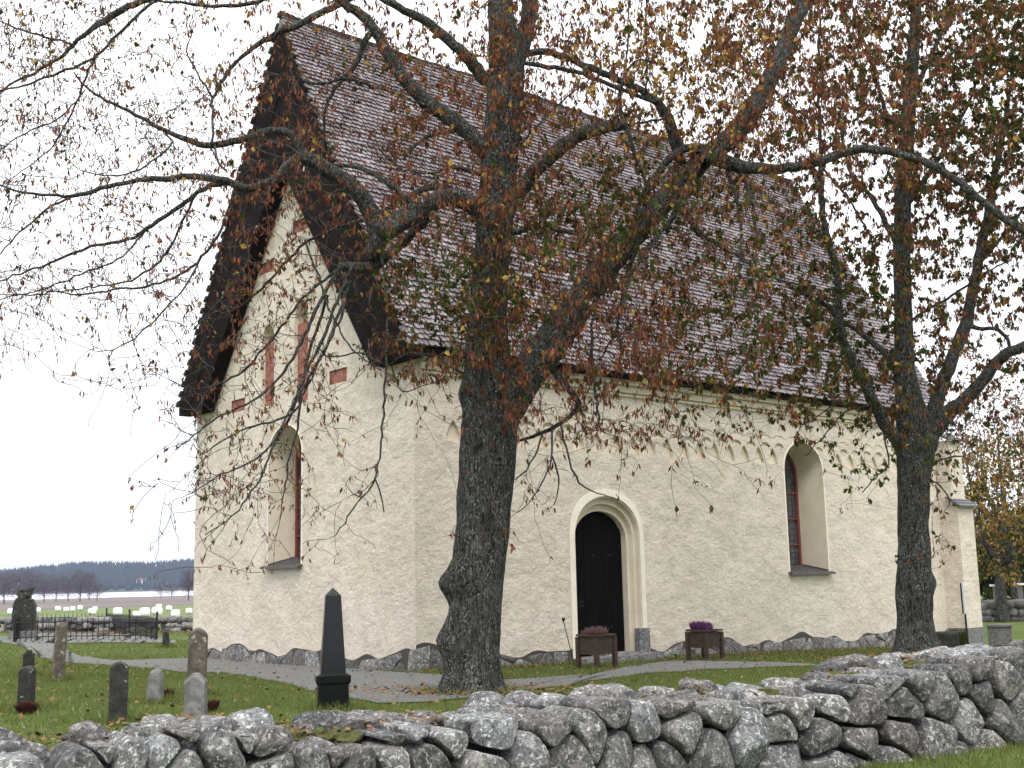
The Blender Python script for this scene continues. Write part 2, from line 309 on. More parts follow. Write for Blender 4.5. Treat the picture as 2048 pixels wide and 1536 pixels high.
# ================================================================ SETTING: ground, path, field, lake, hills
def ground_mat():
    m = bpy.data.materials.new('grass_ground'); m.use_nodes = True; t = m.node_tree; n = t.nodes; L = t.links; p = n['Principled BSDF']; p.inputs['Roughness'].default_value = .95; p.inputs['Specular IOR Level'].default_value = .1
    g = n.new('ShaderNodeNewGeometry')
    def nz(s, d=5):
        z = n.new('ShaderNodeTexNoise'); z.inputs['Scale'].default_value = s; z.inputs['Detail'].default_value = d; L.new(g.outputs['Position'], z.inputs['Vector']); return z.outputs[0]
    def ramp(a, els):
        r = n.new('ShaderNodeValToRGB'); e = r.color_ramp.elements
        for i, (q, c) in enumerate(els):
            el = e[i] if i < 2 else e.new(q); el.position = q; el.color = (*c, 1)
        L.new(a, r.inputs[0]); return r.outputs[0]
    c = ramp(nz(1.3), [(.3, (.055, .085, .02)), (.7, (.11, .155, .038))])
    c2 = ramp(nz(30, 4), [(.35, (.6, .6, .6)), (.65, (1.25, 1.25, 1.2))]); mx = n.new('ShaderNodeMixRGB'); mx.blend_type = 'MULTIPLY'; mx.inputs[0].default_value = 1; L.new(c, mx.inputs[1]); L.new(c2, mx.inputs[2]); c = mx.outputs[0]
    le = n.new('ShaderNodeVectorMath'); le.operation = 'LENGTH'; L.new(g.outputs['Position'], le.inputs[0])
    def zone(c, lo, hi, col):
        mr = n.new('ShaderNodeMapRange'); mr.inputs[1].default_value = lo; mr.inputs[2].default_value = hi; L.new(le.outputs['Value'], mr.inputs[0]); mx = n.new('ShaderNodeMixRGB'); L.new(mr.outputs[0], mx.inputs[0]); L.new(c, mx.inputs[1]); L.new(col, mx.inputs[2]); return mx.outputs[0]
    c = zone(c, 44, 60, ramp(nz(.05), [(.3, (.10, .135, .045)), (.7, (.16, .19, .075))]))
    c = zone(c, 268, 280, ramp(nz(.02), [(.3, (.11, .09, .085)), (.7, (.20, .165, .145))]))
    c = zone(c, 1640, 1700, ramp(nz(.01), [(.3, (.05, .06, .04)), (.7, (.10, .10, .06))]))
    L.new(c, p.inputs['Base Color']); b = n.new('ShaderNodeBump'); b.inputs['Strength'].default_value = .8; b.inputs['Distance'].default_value = .04; L.new(nz(25, 6), b.inputs['Height']); L.new(b.outputs[0], p.inputs['Normal']); return m
rr = np.concatenate([np.linspace(.4, 45, 150), np.geomspace(46, 6000, 70)]); na = 300
aa = np.linspace(0, 2 * math.pi, na, endpoint=False)
R_, A_ = np.meshgrid(rr, aa, indexing='ij'); X = R_ * np.sin(A_); Y = R_ * np.cos(A_)
Zt = terr(X.ravel(), Y.ravel())
V = np.stack([X.ravel(), Y.ravel(), Zt], 1); I = np.arange(len(rr) * na).reshape(len(rr), na)
Fq = np.stack([I[:-1], I[1:], np.roll(I, -1, 1)[1:], np.roll(I, -1, 1)[:-1]], -1).reshape(-1, 4)
V = np.vstack([V, [[0, 0, tz(0, 0)]]])
g = npmesh('ground', V, Fq, ground_mat(), smooth=True); tag(g, kind='structure')

def strip(name, top, bot, mt, n=120, m=8, dz=.015, jit=.05):
    def rs(pl):
        P = np.array([hit(x, y) for x, y in pl]); d = np.concatenate([[0], np.cumsum(np.linalg.norm(np.diff(P[:, :2], axis=0), axis=1))]); t = np.linspace(0, d[-1], n)
        return np.stack([np.interp(t, d, P[:, 0]), np.interp(t, d, P[:, 1])], 1)
    a, b = rs(top), rs(bot)
    for P in (a, b): P += RNG.normal(0, jit, P.shape)
    V = []
    for j in range(m + 1): V.append(a + (b - a) * j / m)
    V = np.concatenate(V); z = terr(V[:, 0], V[:, 1]) + dz
    I = np.arange((m + 1) * n).reshape(m + 1, n); Fq = np.stack([I[:-1, :-1], I[1:, :-1], I[1:, 1:], I[:-1, 1:]], -1).reshape(-1, 4)
    tag(npmesh(name, np.column_stack([V, z]), Fq, mt, smooth=True), kind='structure')
    return list(a) + list(b[::-1])
PATHS = [strip('gravel_path', [(-90, 1262), (40, 1279), (120, 1290), (150, 1311), (230, 1322), (370, 1317), (410, 1314), (560, 1322), (700, 1336), (870, 1350), (1000, 1362), (1180, 1350), (1310, 1326), (1350, 1322), (1480, 1324), (1600, 1328), (1640, 1331)],
               [(-90, 1276), (45, 1293), (110, 1323), (215, 1332), (370, 1346), (450, 1347), (560, 1366), (640, 1388), (760, 1408), (880, 1404), (1000, 1388), (1100, 1377), (1190, 1362), (1300, 1348), (1400, 1341), (1500, 1337), (1600, 1333), (1640, 1333)], MGRAVEL),
         strip('gravel_plot', [(40, 1262), (200, 1266), (300, 1274), (345, 1281)], [(20, 1284), (120, 1288), (200, 1286), (345, 1287)], MGRAVEL, dz=.02)]

lk = MB(); k = 96
lv = [(1900 * math.sin(2 * math.pi * i / k), 1900 * math.cos(2 * math.pi * i / k), -10.2) for i in range(k)]
iv = [(1000 * math.sin(2 * math.pi * i / k), 1000 * math.cos(2 * math.pi * i / k), -10.2) for i in range(k)]
lk.add(lv + iv, [(i, (i + 1) % k, k + (i + 1) % k, k + i) for i in range(k)])
tag(lk.build('lake_water', mat('lake_surface', (.50, .51, .54), .4, spec=.9)), kind='structure')

# forest on the far ridge
N = 7000; V = []; Fc = []
MFOREST = island_ramp('far_conifer', [(.02, .035, .02), (.035, .05, .03), (.05, .05, .035), (.025, .04, .03)], trans=0)
ang = np.radians(RNG.uniform(-31, -13, N)); rad = 1705 + 420 * RNG.random(N) ** .8
hgt = RNG.uniform(7, 20, N) ** 1.0; wd = RNG.uniform(2.0, 3.6, N)
cx, cy = rad * np.sin(ang), rad * np.cos(ang); cz = terr(cx, cy)
k = 6; ph = np.arange(k) * 2 * math.pi / k
rings = [(0, .5), (.15, 1.), (.5, .8), (.8, .4), (1., .03)]
V = np.zeros((N, len(rings) * k, 3))
for i, (t, w) in enumerate(rings):
    jit = RNG.uniform(.75, 1.25, (N, k))
    V[:, i * k:(i + 1) * k, 0] = cx[:, None] + np.cos(ph) * wd[:, None] * w * jit; V[:, i * k:(i + 1) * k, 1] = cy[:, None] + np.sin(ph) * wd[:, None] * w * jit
    V[:, i * k:(i + 1) * k, 2] = (cz + hgt * t)[:, None]
Fc = np.array([(i * k + j, i * k + (j + 1) % k, (i + 1) * k + (j + 1) % k, (i + 1) * k + j) for i in range(len(rings) - 1) for j in range(k)])
Fq = (Fc[None] + (np.arange(N) * len(rings) * k)[:, None, None]).reshape(-1, 4)
tag(npmesh('forest', V.reshape(-1, 3), Fq, MFOREST), 'far dark blue-green conifer forest covering the ridge beyond the lake', 'forest', kind='stuff')

# ================================================================ CHURCH
church = empty('church', C0, math.radians(90) - AZ)
tag(church, 'cream plastered medieval stone church with steep shingled roof', 'church')
def arch(cx, half, z0, zs, za, n=9, p=1.0):
    P = [(cx - half, z0), (cx + half, z0)]
    for i in range(2 * n + 1):
        t = math.pi * i / (2 * n); P.append((cx + half * math.cos(t), zs + (za - zs) * (math.sin(t) ** p)))
    return P
def scale_about(P, sx, sz, cx, cz): return [((u - cx) * sx + cx, (v - cz) * sz + cz) for u, v in P]
ROOF = [(-.35, 6.06), (4.65, 14.6), (9.65, 6.06)]
body = MB()
pent = [(0, -1.5), (CW, -1.5), (CW, 6.1), (4.65, 14.02), (0, 6.1)]
body.prism(pent, lambda u, v, t: (CL * t, u, v))
wall = body.build('wall', [MP, MSM, MRED], church)
cuts = MB()
def loftcut(mb, front, back, side, m):      # front/back 2-D polys with depth; side 'S' or 'W'
    (P, da), (Q, db) = front, back; n = len(P)
    f = (lambda u, v, d: (u, d, v)) if side == 'S' else (lambda u, v, d: (d, u, v))
    V = [f(u, v, da) for u, v in P] + [f(u, v, db) for u, v in Q]
    s = 1 if side == 'S' else -1
    fs = [tuple(range(n))[::s], tuple(range(n, 2 * n))[::-s]] + [tuple([i, n + i, n + (i + 1) % n, (i + 1) % n][::s]) for i in range(n)]
    mb.add(V, fs, m)
# windows
WIN_S = arch(12.38, .80, 1.62, 4.15, 4.95, p=.85); WIN_W = arch(4.88, .70, 2.02, 4.45, 5.12, p=.9)
c1 = MB(); loftcut(c1, (scale_about(WIN_S, 1.05, 1.02, 12.38, 3.2), -.1), (scale_about(WIN_S, .88, .95, 12.38, 3.2), .80), 'S', 1)
loftcut(c1, (scale_about(WIN_W, 1.05, 1.02, 4.88, 3.4), -.1), (scale_about(WIN_W, .88, .95, 4.88, 3.4), .70), 'W', 1)
# portal, stepped
DO = arch(5.12, .99, -.6, 2.45, 3.38, p=.85); DM = arch(5.12, .90, -.6, 2.42, 3.24, p=.85); DI = arch(5.12, .80, -.6, 2.38, 3.08, p=.85)
c2 = MB(); loftcut(c2, (DO, -.2), (scale_about(DO, .965, .985, 5.12, 1), .10), 'S', 1)
c3 = MB(); loftcut(c3, (DM, .05), (scale_about(DM, .96, .985, 5.12, 1), .21), 'S', 1)
c4 = MB(); loftcut(c4, (DI, .12), (DI, .46), 'S', 1)
# gable niches and painted putlog blocks
for (a, b, z0, zs, za) in [(5.42, 5.98, 5.68, 7.2, 7.6), (3.92, 4.52, 5.6, 7.45, 7.88)]:
    P = arch((a + b) / 2, (b - a) / 2, z0, zs, za); loftcut(c1, (P, -.1), (P, .28), 'W', 1)
for (a, b, z0, z1) in [(2.36, 3.04, 5.80, 6.10), (6.78, 7.46, 5.72, 6.02), (5.48, 6.18, 8.84, 9.12), (3.95, 4.62, 9.48, 9.78)]:
    P = [(a, z0), (b, z0), (b, z1), (a, z1)]; loftcut(c1, (P, -.1), (P, .035), 'W', 2)
# interlaced arch frieze
c5 = MB(); sp = .565; i = 0
while .75 + i * sp < 18.5:
    cx = .95 + i * sp
    if not (11.3 < cx < 13.45):
        P = [(cx - .19, 4.36), (cx + .19, 4.36)] + [(cx + .19 - .19 * t ** 1.6, 4.36 + .42 * (t ** .8)) for t in (.25, .5, .75, 1)] + [(cx - .19 + .19 * t ** 1.6, 4.36 + .42 * (t ** .8)) for t in (.75, .5, .25)]
        loftcut(c5, (P, -.1), (P, .075), 'S', 1)
    hx = cx + sp / 2
    P = [(hx + .20 * math.cos(t), 4.76 + .14 * math.sin(t)) for t in np.linspace(.25, math.pi - .25, 6)] + [(hx + .16 * math.cos(t), 4.71 + .105 * math.sin(t)) for t in np.linspace(math.pi - .25, .25, 6)]
    loftcut(c5, (P, -.1), (P, .075), 'S', 1)
    P = [(hx - .26, 4.985), (hx - .10, 5.06), (hx + .10, 5.06), (hx + .26, 4.985), (hx + .26, 5.01), (hx + .10, 5.09), (hx - .10, 5.09), (hx - .26, 5.01)]
    loftcut(c5, (P, -.1), (P, .03), 'S', 1)
    i += 1
dg = None
tmp = []
for c in (c1, c2, c3, c4, c5):
    ob = c.build('cutter', [MP, MSM, MRED], church); tmp.append(ob)
    md = wall.modifiers.new('b', 'BOOLEAN'); md.operation = 'DIFFERENCE'; md.solver = 'EXACT'; md.object = ob
    try: md.material_mode = 'INDEX'
    except Exception: pass
bpy.context.view_layer.update(); dg = bpy.context.evaluated_depsgraph_get()
me = bpy.data.meshes.new_from_object(wall.evaluated_get(dg)); wall.modifiers.clear(); wall.data = me; me.name = 'wall'
for ob in tmp: bpy.data.objects.remove(ob)

# shingled roof
def shingles(side):
    L_ = math.hypot(5.0, 8.54); ex = .141; w = .13; rows = int(L_ / ex) + 1; x0, x1 = -.36, CL + .3
    ncol = int((x1 - x0) / w); sl = np.array([5.0 / L_, 8.54 / L_]); nr = np.array([-sl[1], sl[0]])
    prof = [(-.48, 1.35), (.48, 1.35), (.48, .30), (.36, .10), (.14, 0), (-.14, 0), (-.36, .10), (-.48, .30)]
    V = []; Fc = []
    base = np.array(prof)
    out = []
    for r in range(rows):
        off = (r % 2) * .5 * w + RNG.normal(0, .006); n = ncol + 1
        xc = x0 + off + np.arange(n) * w + RNG.normal(0, .004, n); xc = np.clip(xc, x0, x1)
        u0 = r * ex + RNG.normal(0, .008, n) + .012 * math.sin(r * 1.7) + .02 * np.sin(xc * .9 + r * .03) + .004 * np.sin(xc * 2.3 + r * .4); lift = .050 + RNG.normal(0, .007, n)
        tlt = RNG.normal(0, .05, n)
        P = np.zeros((n, 16, 3))
        for q, (a, b) in enumerate(prof):
            uu = u0 + b * ex; hh = lift * (1 - b / 1.35) + .004 + a * tlt * w + .022 * (1 + np.sin(xc * .75 + r * .05) * np.sin(r * .09 + 1))
            for lay in (0, 1):
                h2 = hh if lay == 0 else hh - .038
                P[:, q + 8 * lay, 0] = xc + a * w * .98
                P[:, q + 8 * lay, 1] = -.35 + sl[0] * uu + nr[0] * h2; P[:, q + 8 * lay, 2] = 6.08 + sl[1] * uu + nr[1] * h2
        out.append(P)
    P = np.concatenate(out); n = len(P)
    if side: P[:, :, 1] = CW - P[:, :, 1]
    P = P.reshape(-1, 3)
    quads = [(0, 1, 2, 7), (7, 2, 3, 6), (6, 3, 4, 5)] + [(q, (q + 1), 8 + q + 1, 8 + q) for q in range(2, 7)] + [(1, 2, 10, 9), (7, 0, 8, 15)]
    Fq = (np.array(quads)[None] + (np.arange(n) * 16)[:, None, None]).reshape(-1, 4)
    if not side: Fq = Fq[:, ::1]
    return P, Fq
Pa, Fa = shingles(0); Pb, Fb = shingles(1)
roof = npmesh('roof', np.vstack([Pa, Pb]), np.vstack([Fa, Fb + len(Pa)]), MSHING, church)
dk = MB()
for s in (0, 1):
    def fy(u): return u if s == 0 else CW - u
    dk.add([(x, fy(u), z) for x in (-.34, CL + .28) for (u, z) in ((-.34, 6.06), (4.65, 14.58), (4.65, 14.30), (-.20, 6.0))],
           [(0, 1, 2, 3), (7, 6, 5, 4), (0, 4, 5, 1), (1, 5, 6, 2), (2, 6, 7, 3), (3, 7, 4, 0)])
dk.build('roof_deck', MDARKWOOD, roof)
rg = MB()
for i in range(64):
    x = -.36 + i * .305; zz = 14.62 + random.gauss(0, .006)
    rg.add([(x, 4.65 - .17, zz - .20), (x, 4.65, zz + .05), (x, 4.65 + .17, zz - .20), (x + .32, 4.65 - .16, zz - .2), (x + .32, 4.65, zz + .035), (x + .32, 4.65 + .16, zz - .2)],
           [(0, 1, 4, 3), (1, 2, 5, 4), (0, 3, 5, 2), (0, 2, 1), (3, 4, 5)])
rg.build('ridge_cap', MSHING, roof)
# dark boarded verges (west) and plain ones (east)
for s in (0, 1):
    for (xa, xb, inner) in ((-.34, -.03, (11.1, .95, 5.86)), (CL + .02, CL + .26, (13.2, .2, 5.9))):
        b = MB()
        za, yi, zi = inner
        P = [(-.33, 5.88), (.0 + yi, zi), (4.645, za), (4.645, 14.50), (-.33, 6.02)]
        b.prism(P, lambda u, v, t: (xa + (xb - xa) * t, u if s == 0 else CW - u, v))
        if xa < 0:   # four long boards lie over the verge, each a little proud of the next
            for j in range(4):
                k0_, k1_ = j / 4 + .006, (j + 1) / 4 - .006; out_ = ((-.33, 6.0), (4.64, 14.45)); in_ = ((yi, zi + .04), (4.64, za + .05))
                P2 = [tuple(np.array(out_[e]) * (1 - kk) + np.array(in_[e]) * kk) for e, kk in ((0, k0_), (0, k1_), (1, k1_), (1, k0_))]
                ex_ = .012 + .012 * (j % 2)
                b.prism(P2, lambda u, v, t: (xa - ex_ + .02 * t, u if s == 0 else CW - u, v))
        b.build('bargeboard', MDARKWOOD, church)
# cornice under the eaves
cn = MB()
for (z0, z1, d) in ((5.62, 5.70, .05), (5.70, 5.86, .10), (5.86, 6.04, .20)):
    cn.add([(x, y, z) for x in (.12, CL - .1) for (y, z) in ((.02, z0), (-d, z0 + .02), (-d, z1), (.02, z1))], [(0, 1, 2, 3), (7, 6, 5, 4), (0, 4, 5, 1), (1, 5, 6, 2), (3, 2, 6, 7)])
cn.build('cornice', MSM, church)
gt = MB(); gt.add([(x, y, z) for x in (-.30, CL + .2) for (y, z) in ((-.02, 5.98), (-.33, 5.99), (-.36, 6.05), (-.02, 6.12))], [(0, 1, 2, 3), (7, 6, 5, 4), (0, 4, 5, 1), (1, 5, 6, 2), (2, 6, 7, 3)])
gt.build('eaves_board', MDARKWOOD, church)
# portal surround band, door, threshold
bd = MB()
O_ = arch(5.12, 1.13, -.15, 2.47, 3.55, 14, .85); I_ = arch(5.12, .99, -.15, 2.45, 3.39, 14, .85)
n = len(O_)
V = []
for P, d in ((O_, .02), (O_, -.022), (I_, -.03), (I_, .02)): V += [(u, d, v) for u, v in P]
bd.add(V, [(q * n + i, q * n + (i + 1) % n, (q + 1) * n + (i + 1) % n, (q + 1) * n + i) for q in range(3) for i in range(1, n)])
bd.build('portal_surround', MWASH, church)
dr = MB(); D2 = arch(5.12, .82, -.1, 2.38, 3.10, p=.85)
dr.prism(D2, lambda u, v, t: (u, .37 + .06 * t, v))
for j in range(8):
    x = 4.34 + j * .195; h = 2.33 + .68 * math.sqrt(max(0, 1 - ((x + .09 - 5.12) / .82) ** 2))
    dr.box((x + .097, .362, (h + .05) / 2), (.092, .014, (h - .05) / 2))
door = dr.build('door', MDOOR, church)
for x, z in ((4.98, 2.13), (5.5, 2.13), (4.98, .58), (5.5, .58)): st = MB(); st.box((x, .331, z), (.014, .006, .014)); st.build('stud', MLEAD, door)
ring = MB(); th = np.linspace(0, 2 * math.pi, 17); ring.tube([(4.62 + .06 * math.sin(a), .335, 1.1 + .06 * math.cos(a)) for a in th], [.009] * 17, 6); ring.build('handle', MIRON, door)
ts = MB(); ts.box((5.15, -.12, -.08), (1.15, .30, .085)); ts.box((6.08, -.02, .25), (.16, .08, .28)); ts.box((5.5, .22, .0), (.6, .3, .04)); ts.build('threshold', MFOUND, church)
# windows
def window(side, P, cx, zlo, half, dep, sill_z):
    f = (lambda u, v, d: (u, d, v)) if side == 'S' else (lambda u, v, d: (d, u, v))
    czc = 3.2 if side == 'S' else 3.4
    Q = scale_about(P, .88, .95, cx, czc); n = len(Q); Q2 = scale_about(Q, .88, .965, cx, czc)
    wn = MB(); wn.add([f(u, v, dep - .02) for u, v in scale_about(Q, .99, .995, cx, czc)], [tuple(range(n))]); w = wn.build('window', MGLASS, church)
    fr = MB(); V = [f(u, v, dep - d) for (PP, d) in ((Q, .0), (Q, .08), (Q2, .08), (Q2, .0)) for u, v in PP]
    fr.add(V, [(q * n + i, q * n + (i + 1) % n, (q + 1) * n + (i + 1) % n, (q + 1) * n + i) for q in range(3) for i in range(n)])
    def bx(mb, u0, u1, v0, v1, d0, d1_): mb.prism([(u0, v0), (u1, v0), (u1, v1), (u0, v1)], lambda u, v, t: f(u, v, d0 + (d1_ - d0) * t))
    zt = max(v for u, v in Q); zb = min(v for u, v in Q); hh = half * .86
    bx(fr, cx - .025, cx + .025, zb, zt - .03, dep - .07, dep - .03)
    k = 4
    for j in range(1, k + 1):
        z = zb + (zt - zb) * j / (k + .7); e = hh if z < zt - .6 else hh * .6
        bx(fr, cx - e, cx + e, z - .02, z + .02, dep - .066, dep - .028)
    fr.build('frame', MFRAME, w)
    ls = MB()
    for j in range(1, 7):
        u = cx - hh + 2 * hh * j / 7; bx(ls, u - .004, u + .004, zb, zt - .55, dep - .034, dep - .023)
    z = zb + .16
    while z < zt - .25: bx(ls, cx - hh * (.98 if z < zt - .6 else .6), cx + hh * (.98 if z < zt - .6 else .6), z - .004, z + .004, dep - .035, dep - .022); z += .155
    ls.build('leading', MLEAD, w)
    sl = MB(); zb2 = zlo
    V = [f(cx - half - .12, zb2 - .02, -.14), f(cx + half + .12, zb2 - .02, -.14), f(cx + half * .92, zb2 + .17, dep - .08), f(cx - half * .92, zb2 + .17, dep - .08)]
    V += [(p[0], p[1], p[2] - .035) for p in V]
    sl.add(V, [(0, 1, 2, 3), (7, 6, 5, 4), (0, 4, 5, 1), (1, 5, 6, 2), (2, 6, 7, 3), (3, 7, 4, 0)])
    bx(sl, cx - half - .12, cx + half + .12, zb2 - .075, zb2 - .02, -.15, -.125)
    for j in range(1, 6):
        u = cx - half + 2 * half * j / 6
        sl.add([f(u - .008, zb2 - .02, -.14), f(u + .008, zb2 - .02, -.14), f(u + .008, zb2 + .175, dep - .09), f(u - .008, zb2 + .175, dep - .09), f(u, zb2 - .0, -.14), f(u, zb2 + .19, dep - .09)], [(0, 4, 5, 3), (4, 1, 2, 5), (0, 1, 4)])
    for e in (-1, 1):
        sl.add([f(cx + e * (half - .01), zb2 - .01, -.02), f(cx + e * half * .92, zb2 + .17, dep - .08), f(cx + e * half * .92, zb2 + .20, dep - .08), f(cx + e * (half - .01), zb2 + .04, -.02),
                f(cx + e * (half - .03), zb2 - .01, -.02), f(cx + e * (half * .92 - .02), zb2 + .17, dep - .08), f(cx + e * (half * .92 - .02), zb2 + .20, dep - .08), f(cx + e * (half - .03), zb2 + .04, -.02)],
               [(0, 1, 2, 3), (7, 6, 5, 4), (3, 2, 6, 7), (0, 3, 7, 4)])
    sl.build('sill', MSILL, w)
    return w
window('S', WIN_S, 12.38, 1.66, .80, .80, 1.66); window('W', WIN_W, 4.88, 2.06, .70, .70, 2.06)
# smooth edge bands round the windows
for side, P, cx, cz_ in (('S', WIN_S, 12.38, 3.2), ('W', WIN_W, 4.88, 3.4)):
    f = (lambda u, v, d: (u, d, v)) if side == 'S' else (lambda u, v, d: (d, u, v))
    O2 = scale_about(P, 1.10, 1.03, cx, cz_); I2 = scale_about(P, 1.03, 1.012, cx, cz_); n = len(P); b = MB()
    b.add([f(u, v, d) for PP, d in ((O2, .01), (O2, -.008), (I2, -.012), (I2, .02)) for u, v in PP], [(q * n + i, q * n + (i + 1) % n, (q + 1) * n + (i + 1) % n, (q + 1) * n + i) for q in range(3) for i in range(1, n)])
    b.build('window_surround', MWASH, church)
# red paint at the back of the blind niches
for (a, b_, z0, z1) in [(5.43, 5.97, 5.69, 7.15), (3.93, 4.51, 5.62, 7.4)]:
    b = MB(); b.box((.10, (a + b_) / 2, (z0 + z1) / 2), (.015, (b_ - a) / 2, (z1 - z0) / 2)); b.build('niche_infill', MRED, church)
# buttress at the south-east corner: two stages with tiled offsets
bt = MB()
for (x0, x1, y0, z0, z1) in ((18.88, 19.75, -.60, -1.5, 3.42), (18.95, 19.68, -.42, 3.3, 5.36)):
    bt.box(((x0 + x1) / 2, (y0 + .6) / 2, (z0 + z1) / 2), ((x1 - x0) / 2, (.6 - y0) / 2, (z1 - z0) / 2))
bts = bt.build('buttress', MP, church)
for (x0, x1, y0, z1, dy) in ((18.78, 19.85, -.72, 3.40, .36), (18.85, 19.78, -.54, 5.34, .5)):
    bc = MB()
    for j in range(3):
        yy = y0 + j * dy / 3; z = z1 + j * .085
        bc.add([(x, y, zz) for x in (x0, x1) for y, zz in ((yy, z), (yy + dy / 3 + .08, z + .1), (yy + dy / 3 + .08, z + .15), (yy - .0, z + .055))], [(0, 1, 2, 3), (7, 6, 5, 4), (0, 4, 5, 1), (1, 5, 6, 2), (2, 6, 7, 3), (3, 7, 4, 0)])
    bc.build('cap', MSILL, bts)
bp = MB(); bp.box((19.31, .0, -.4), (.46, .64, .36)); bp.build('plinth', MGR3, bts)

# ---- boulders from a cell diagram
def clip(poly, a, b, c):       # keep a*x+b*y<=c
    out = []; n = len(poly)
    for i in range(n):
        p, q = poly[i], poly[(i + 1) % n]; dp = a * p[0] + b * p[1] - c; dq = a * q[0] + b * q[1] - c
        if dp <= 0: out.append(p)
        if dp * dq < 0: t = dp / (dp - dq); out.append((p[0] + (q[0] - p[0]) * t, p[1] + (q[1] - p[1]) * t))
    return out
def cells(seeds, zlo, zhi, smin, smax):
    S = np.array(seeds); res = []
    for i, (x, y) in enumerate(S):
        poly = [(x - .9, y - .9), (x + .9, y - .9), (x + .9, y + .9), (x - .9, y + .9)]
        d = np.hypot(*(S - S[i]).T)
        for j in np.argsort(d)[1:24]:
            nx, ny = S[j] - S[i]; m = (S[j] + S[i]) / 2; poly = clip(poly, nx, ny, nx * m[0] + ny * m[1])
            if len(poly) < 3: break
        if len(poly) < 3: continue
        poly = clip(poly, 0, 1, zhi(x)); poly = clip(poly, 0, -1, -zlo(x)) if poly else poly
        if poly: poly = clip(poly, 1, 0, smax)
        if poly: poly = clip(poly, -1, 0, -smin)
        if poly and len(poly) >= 3: res.append(poly)
    return res
def boulder(mb, poly, fmap, h, back, gap=.012, K=26, rough=.02, rnd=2):
    P = np.array(poly); c = P.mean(0); R = np.zeros(K); n = len(P)
    th = np.arange(K) * 2 * math.pi / K
    for q, t in enumerate(th):
        d = np.array([math.cos(t), math.sin(t)]); best = 9
        for i in range(n):
            a = P[i] - c; e = P[(i + 1) % n] - P[i]; den = d[0] * e[1] - d[1] * e[0]
            if abs(den) < 1e-9: continue
            s_ = (a[0] * e[1] - a[1] * e[0]) / den; u = (a[0] * d[1] - a[1] * d[0]) / den
            if s_ > 0 and -1e-6 <= u <= 1 + 1e-6: best = min(best, s_)
        R[q] = best
    R0 = R.copy()
    for _ in range(rnd): R = (np.roll(R, 1) + R * 2 + np.roll(R, -1)) / 4
    R = np.minimum(R, R0 * 1.02) - gap; R = np.maximum(R, .01)
    rings = [(.98, back), (1.0, .03), (1.0, -h * .10), (.985, -h * .45), (.94, -h * .76), (.85, -h * .92), (.68, -h * .98), (.48, -h * 1.0), (.26, -h * 1.03)]
    pls = []
    for _ in range(5):
        a_ = random.uniform(0, 6.28); sl_ = random.uniform(.2, 1.1); pls.append((math.cos(a_) * sl_, math.sin(a_) * sl_, h * random.uniform(.78, 1.0)))
    seed = random.random() * 100; V = []; sc_ = R.mean(); tx, ty = random.uniform(-.3, .3) * h / max(sc_, .05), random.uniform(-.1, .35) * h / max(sc_, .05)
    for (rho, dp) in rings:
        for q in range(K):
            u = c[0] + rho * R[q] * math.cos(th[q]); v = c[1] + rho * R[q] * math.sin(th[q])
            nn = mnoise.noise(Vector((u * 9, v * 9, seed + dp * 5))) * rough + mnoise.noise(Vector((u * 3.2, v * 3.2, seed))) * rough * 2.0
            dd = dp if dp > 0 else dp + nn * min(1, (1 - rho) * 6 + .3) + (tx * (u - c[0]) + ty * (v - c[1])) * (1 if dp < 0 else 0)
            if dp < 0:
                for (pa, pb, pc) in pls:      # broken faces
                    lim = -(pc - (pa * (u - c[0]) + pb * (v - c[1])) * h / max(sc_, .05) * .9)
                    if dd < lim: dd = lim * .85 + dd * .15
                dd += mnoise.noise(Vector((u * 22, v * 22, seed))) * rough * .28 * min(1, (1 - rho) * 6 + .3)
            V.append(fmap(u, v, dd))
    V.append(fmap(c[0], c[1], -h * 1.04)); m = len(rings)
    Fc = [(i * K + q, i * K + (q + 1) % K, (i + 1) * K + (q + 1) % K, (i + 1) * K + q) for i in range(m - 1) for q in range(K)] + [((m - 1) * K + q, (m - 1) * K + (q + 1) % K, m * K) for q in range(K)]
    mb.add(V, Fc)
def blob(mb, c, rx, ry, rz, rot=0, rough=.12, nu=14, nv=9, pw=.8):
    seed = random.random() * 50; V = []; cs, sn = math.cos(rot), math.sin(rot)
    def sp_(t): return math.copysign(abs(t) ** pw, t)
    for i in range(nv + 1):
        a = -math.pi / 2 + math.pi * i / nv
        for j in range(nu):
            b = 2 * math.pi * j / nu; x, y, z = sp_(math.cos(a)) * sp_(math.cos(b)), sp_(math.cos(a)) * sp_(math.sin(b)), sp_(math.sin(a))
            k = 1 + rough * (mnoise.noise(Vector((x * 1.3 + seed, y * 1.3, z * 1.3))) * 1.6 + mnoise.noise(Vector((x * 4 + seed, y * 4, z * 4))) * .5)
            X_, Y_ = x * rx * k, y * ry * k; V.append((c[0] + X_ * cs - Y_ * sn, c[1] + X_ * sn + Y_ * cs, c[2] + z * rz * k))
    if rough < .3 and nu >= 16:
        A = np.array(V); cc = np.array(c); rm = (rx + ry + rz) / 3
        for _ in range(9):
            nrm = np.array([random.gauss(0, 1) / rx, random.gauss(0, 1) / ry, random.gauss(0, 1) / rz]); nrm /= np.linalg.norm(nrm)
            ext = math.sqrt((nrm[0] * rx) ** 2 + (nrm[1] * ry) ** 2 + (nrm[2] * rz) ** 2) * random.uniform(.72, .95); dpt = (A - cc) @ nrm - ext; k_ = dpt > 0; A[k_] -= np.outer(dpt[k_] * .9, nrm)
        V = [tuple(q) for q in A]
    mb.add(V, [(i * nu + j, i * nu + (j + 1) % nu, (i + 1) * nu + (j + 1) % nu, (i + 1) * nu + j) for i in range(nv) for j in range(nu)])
def gS(s): return -.0247 * s
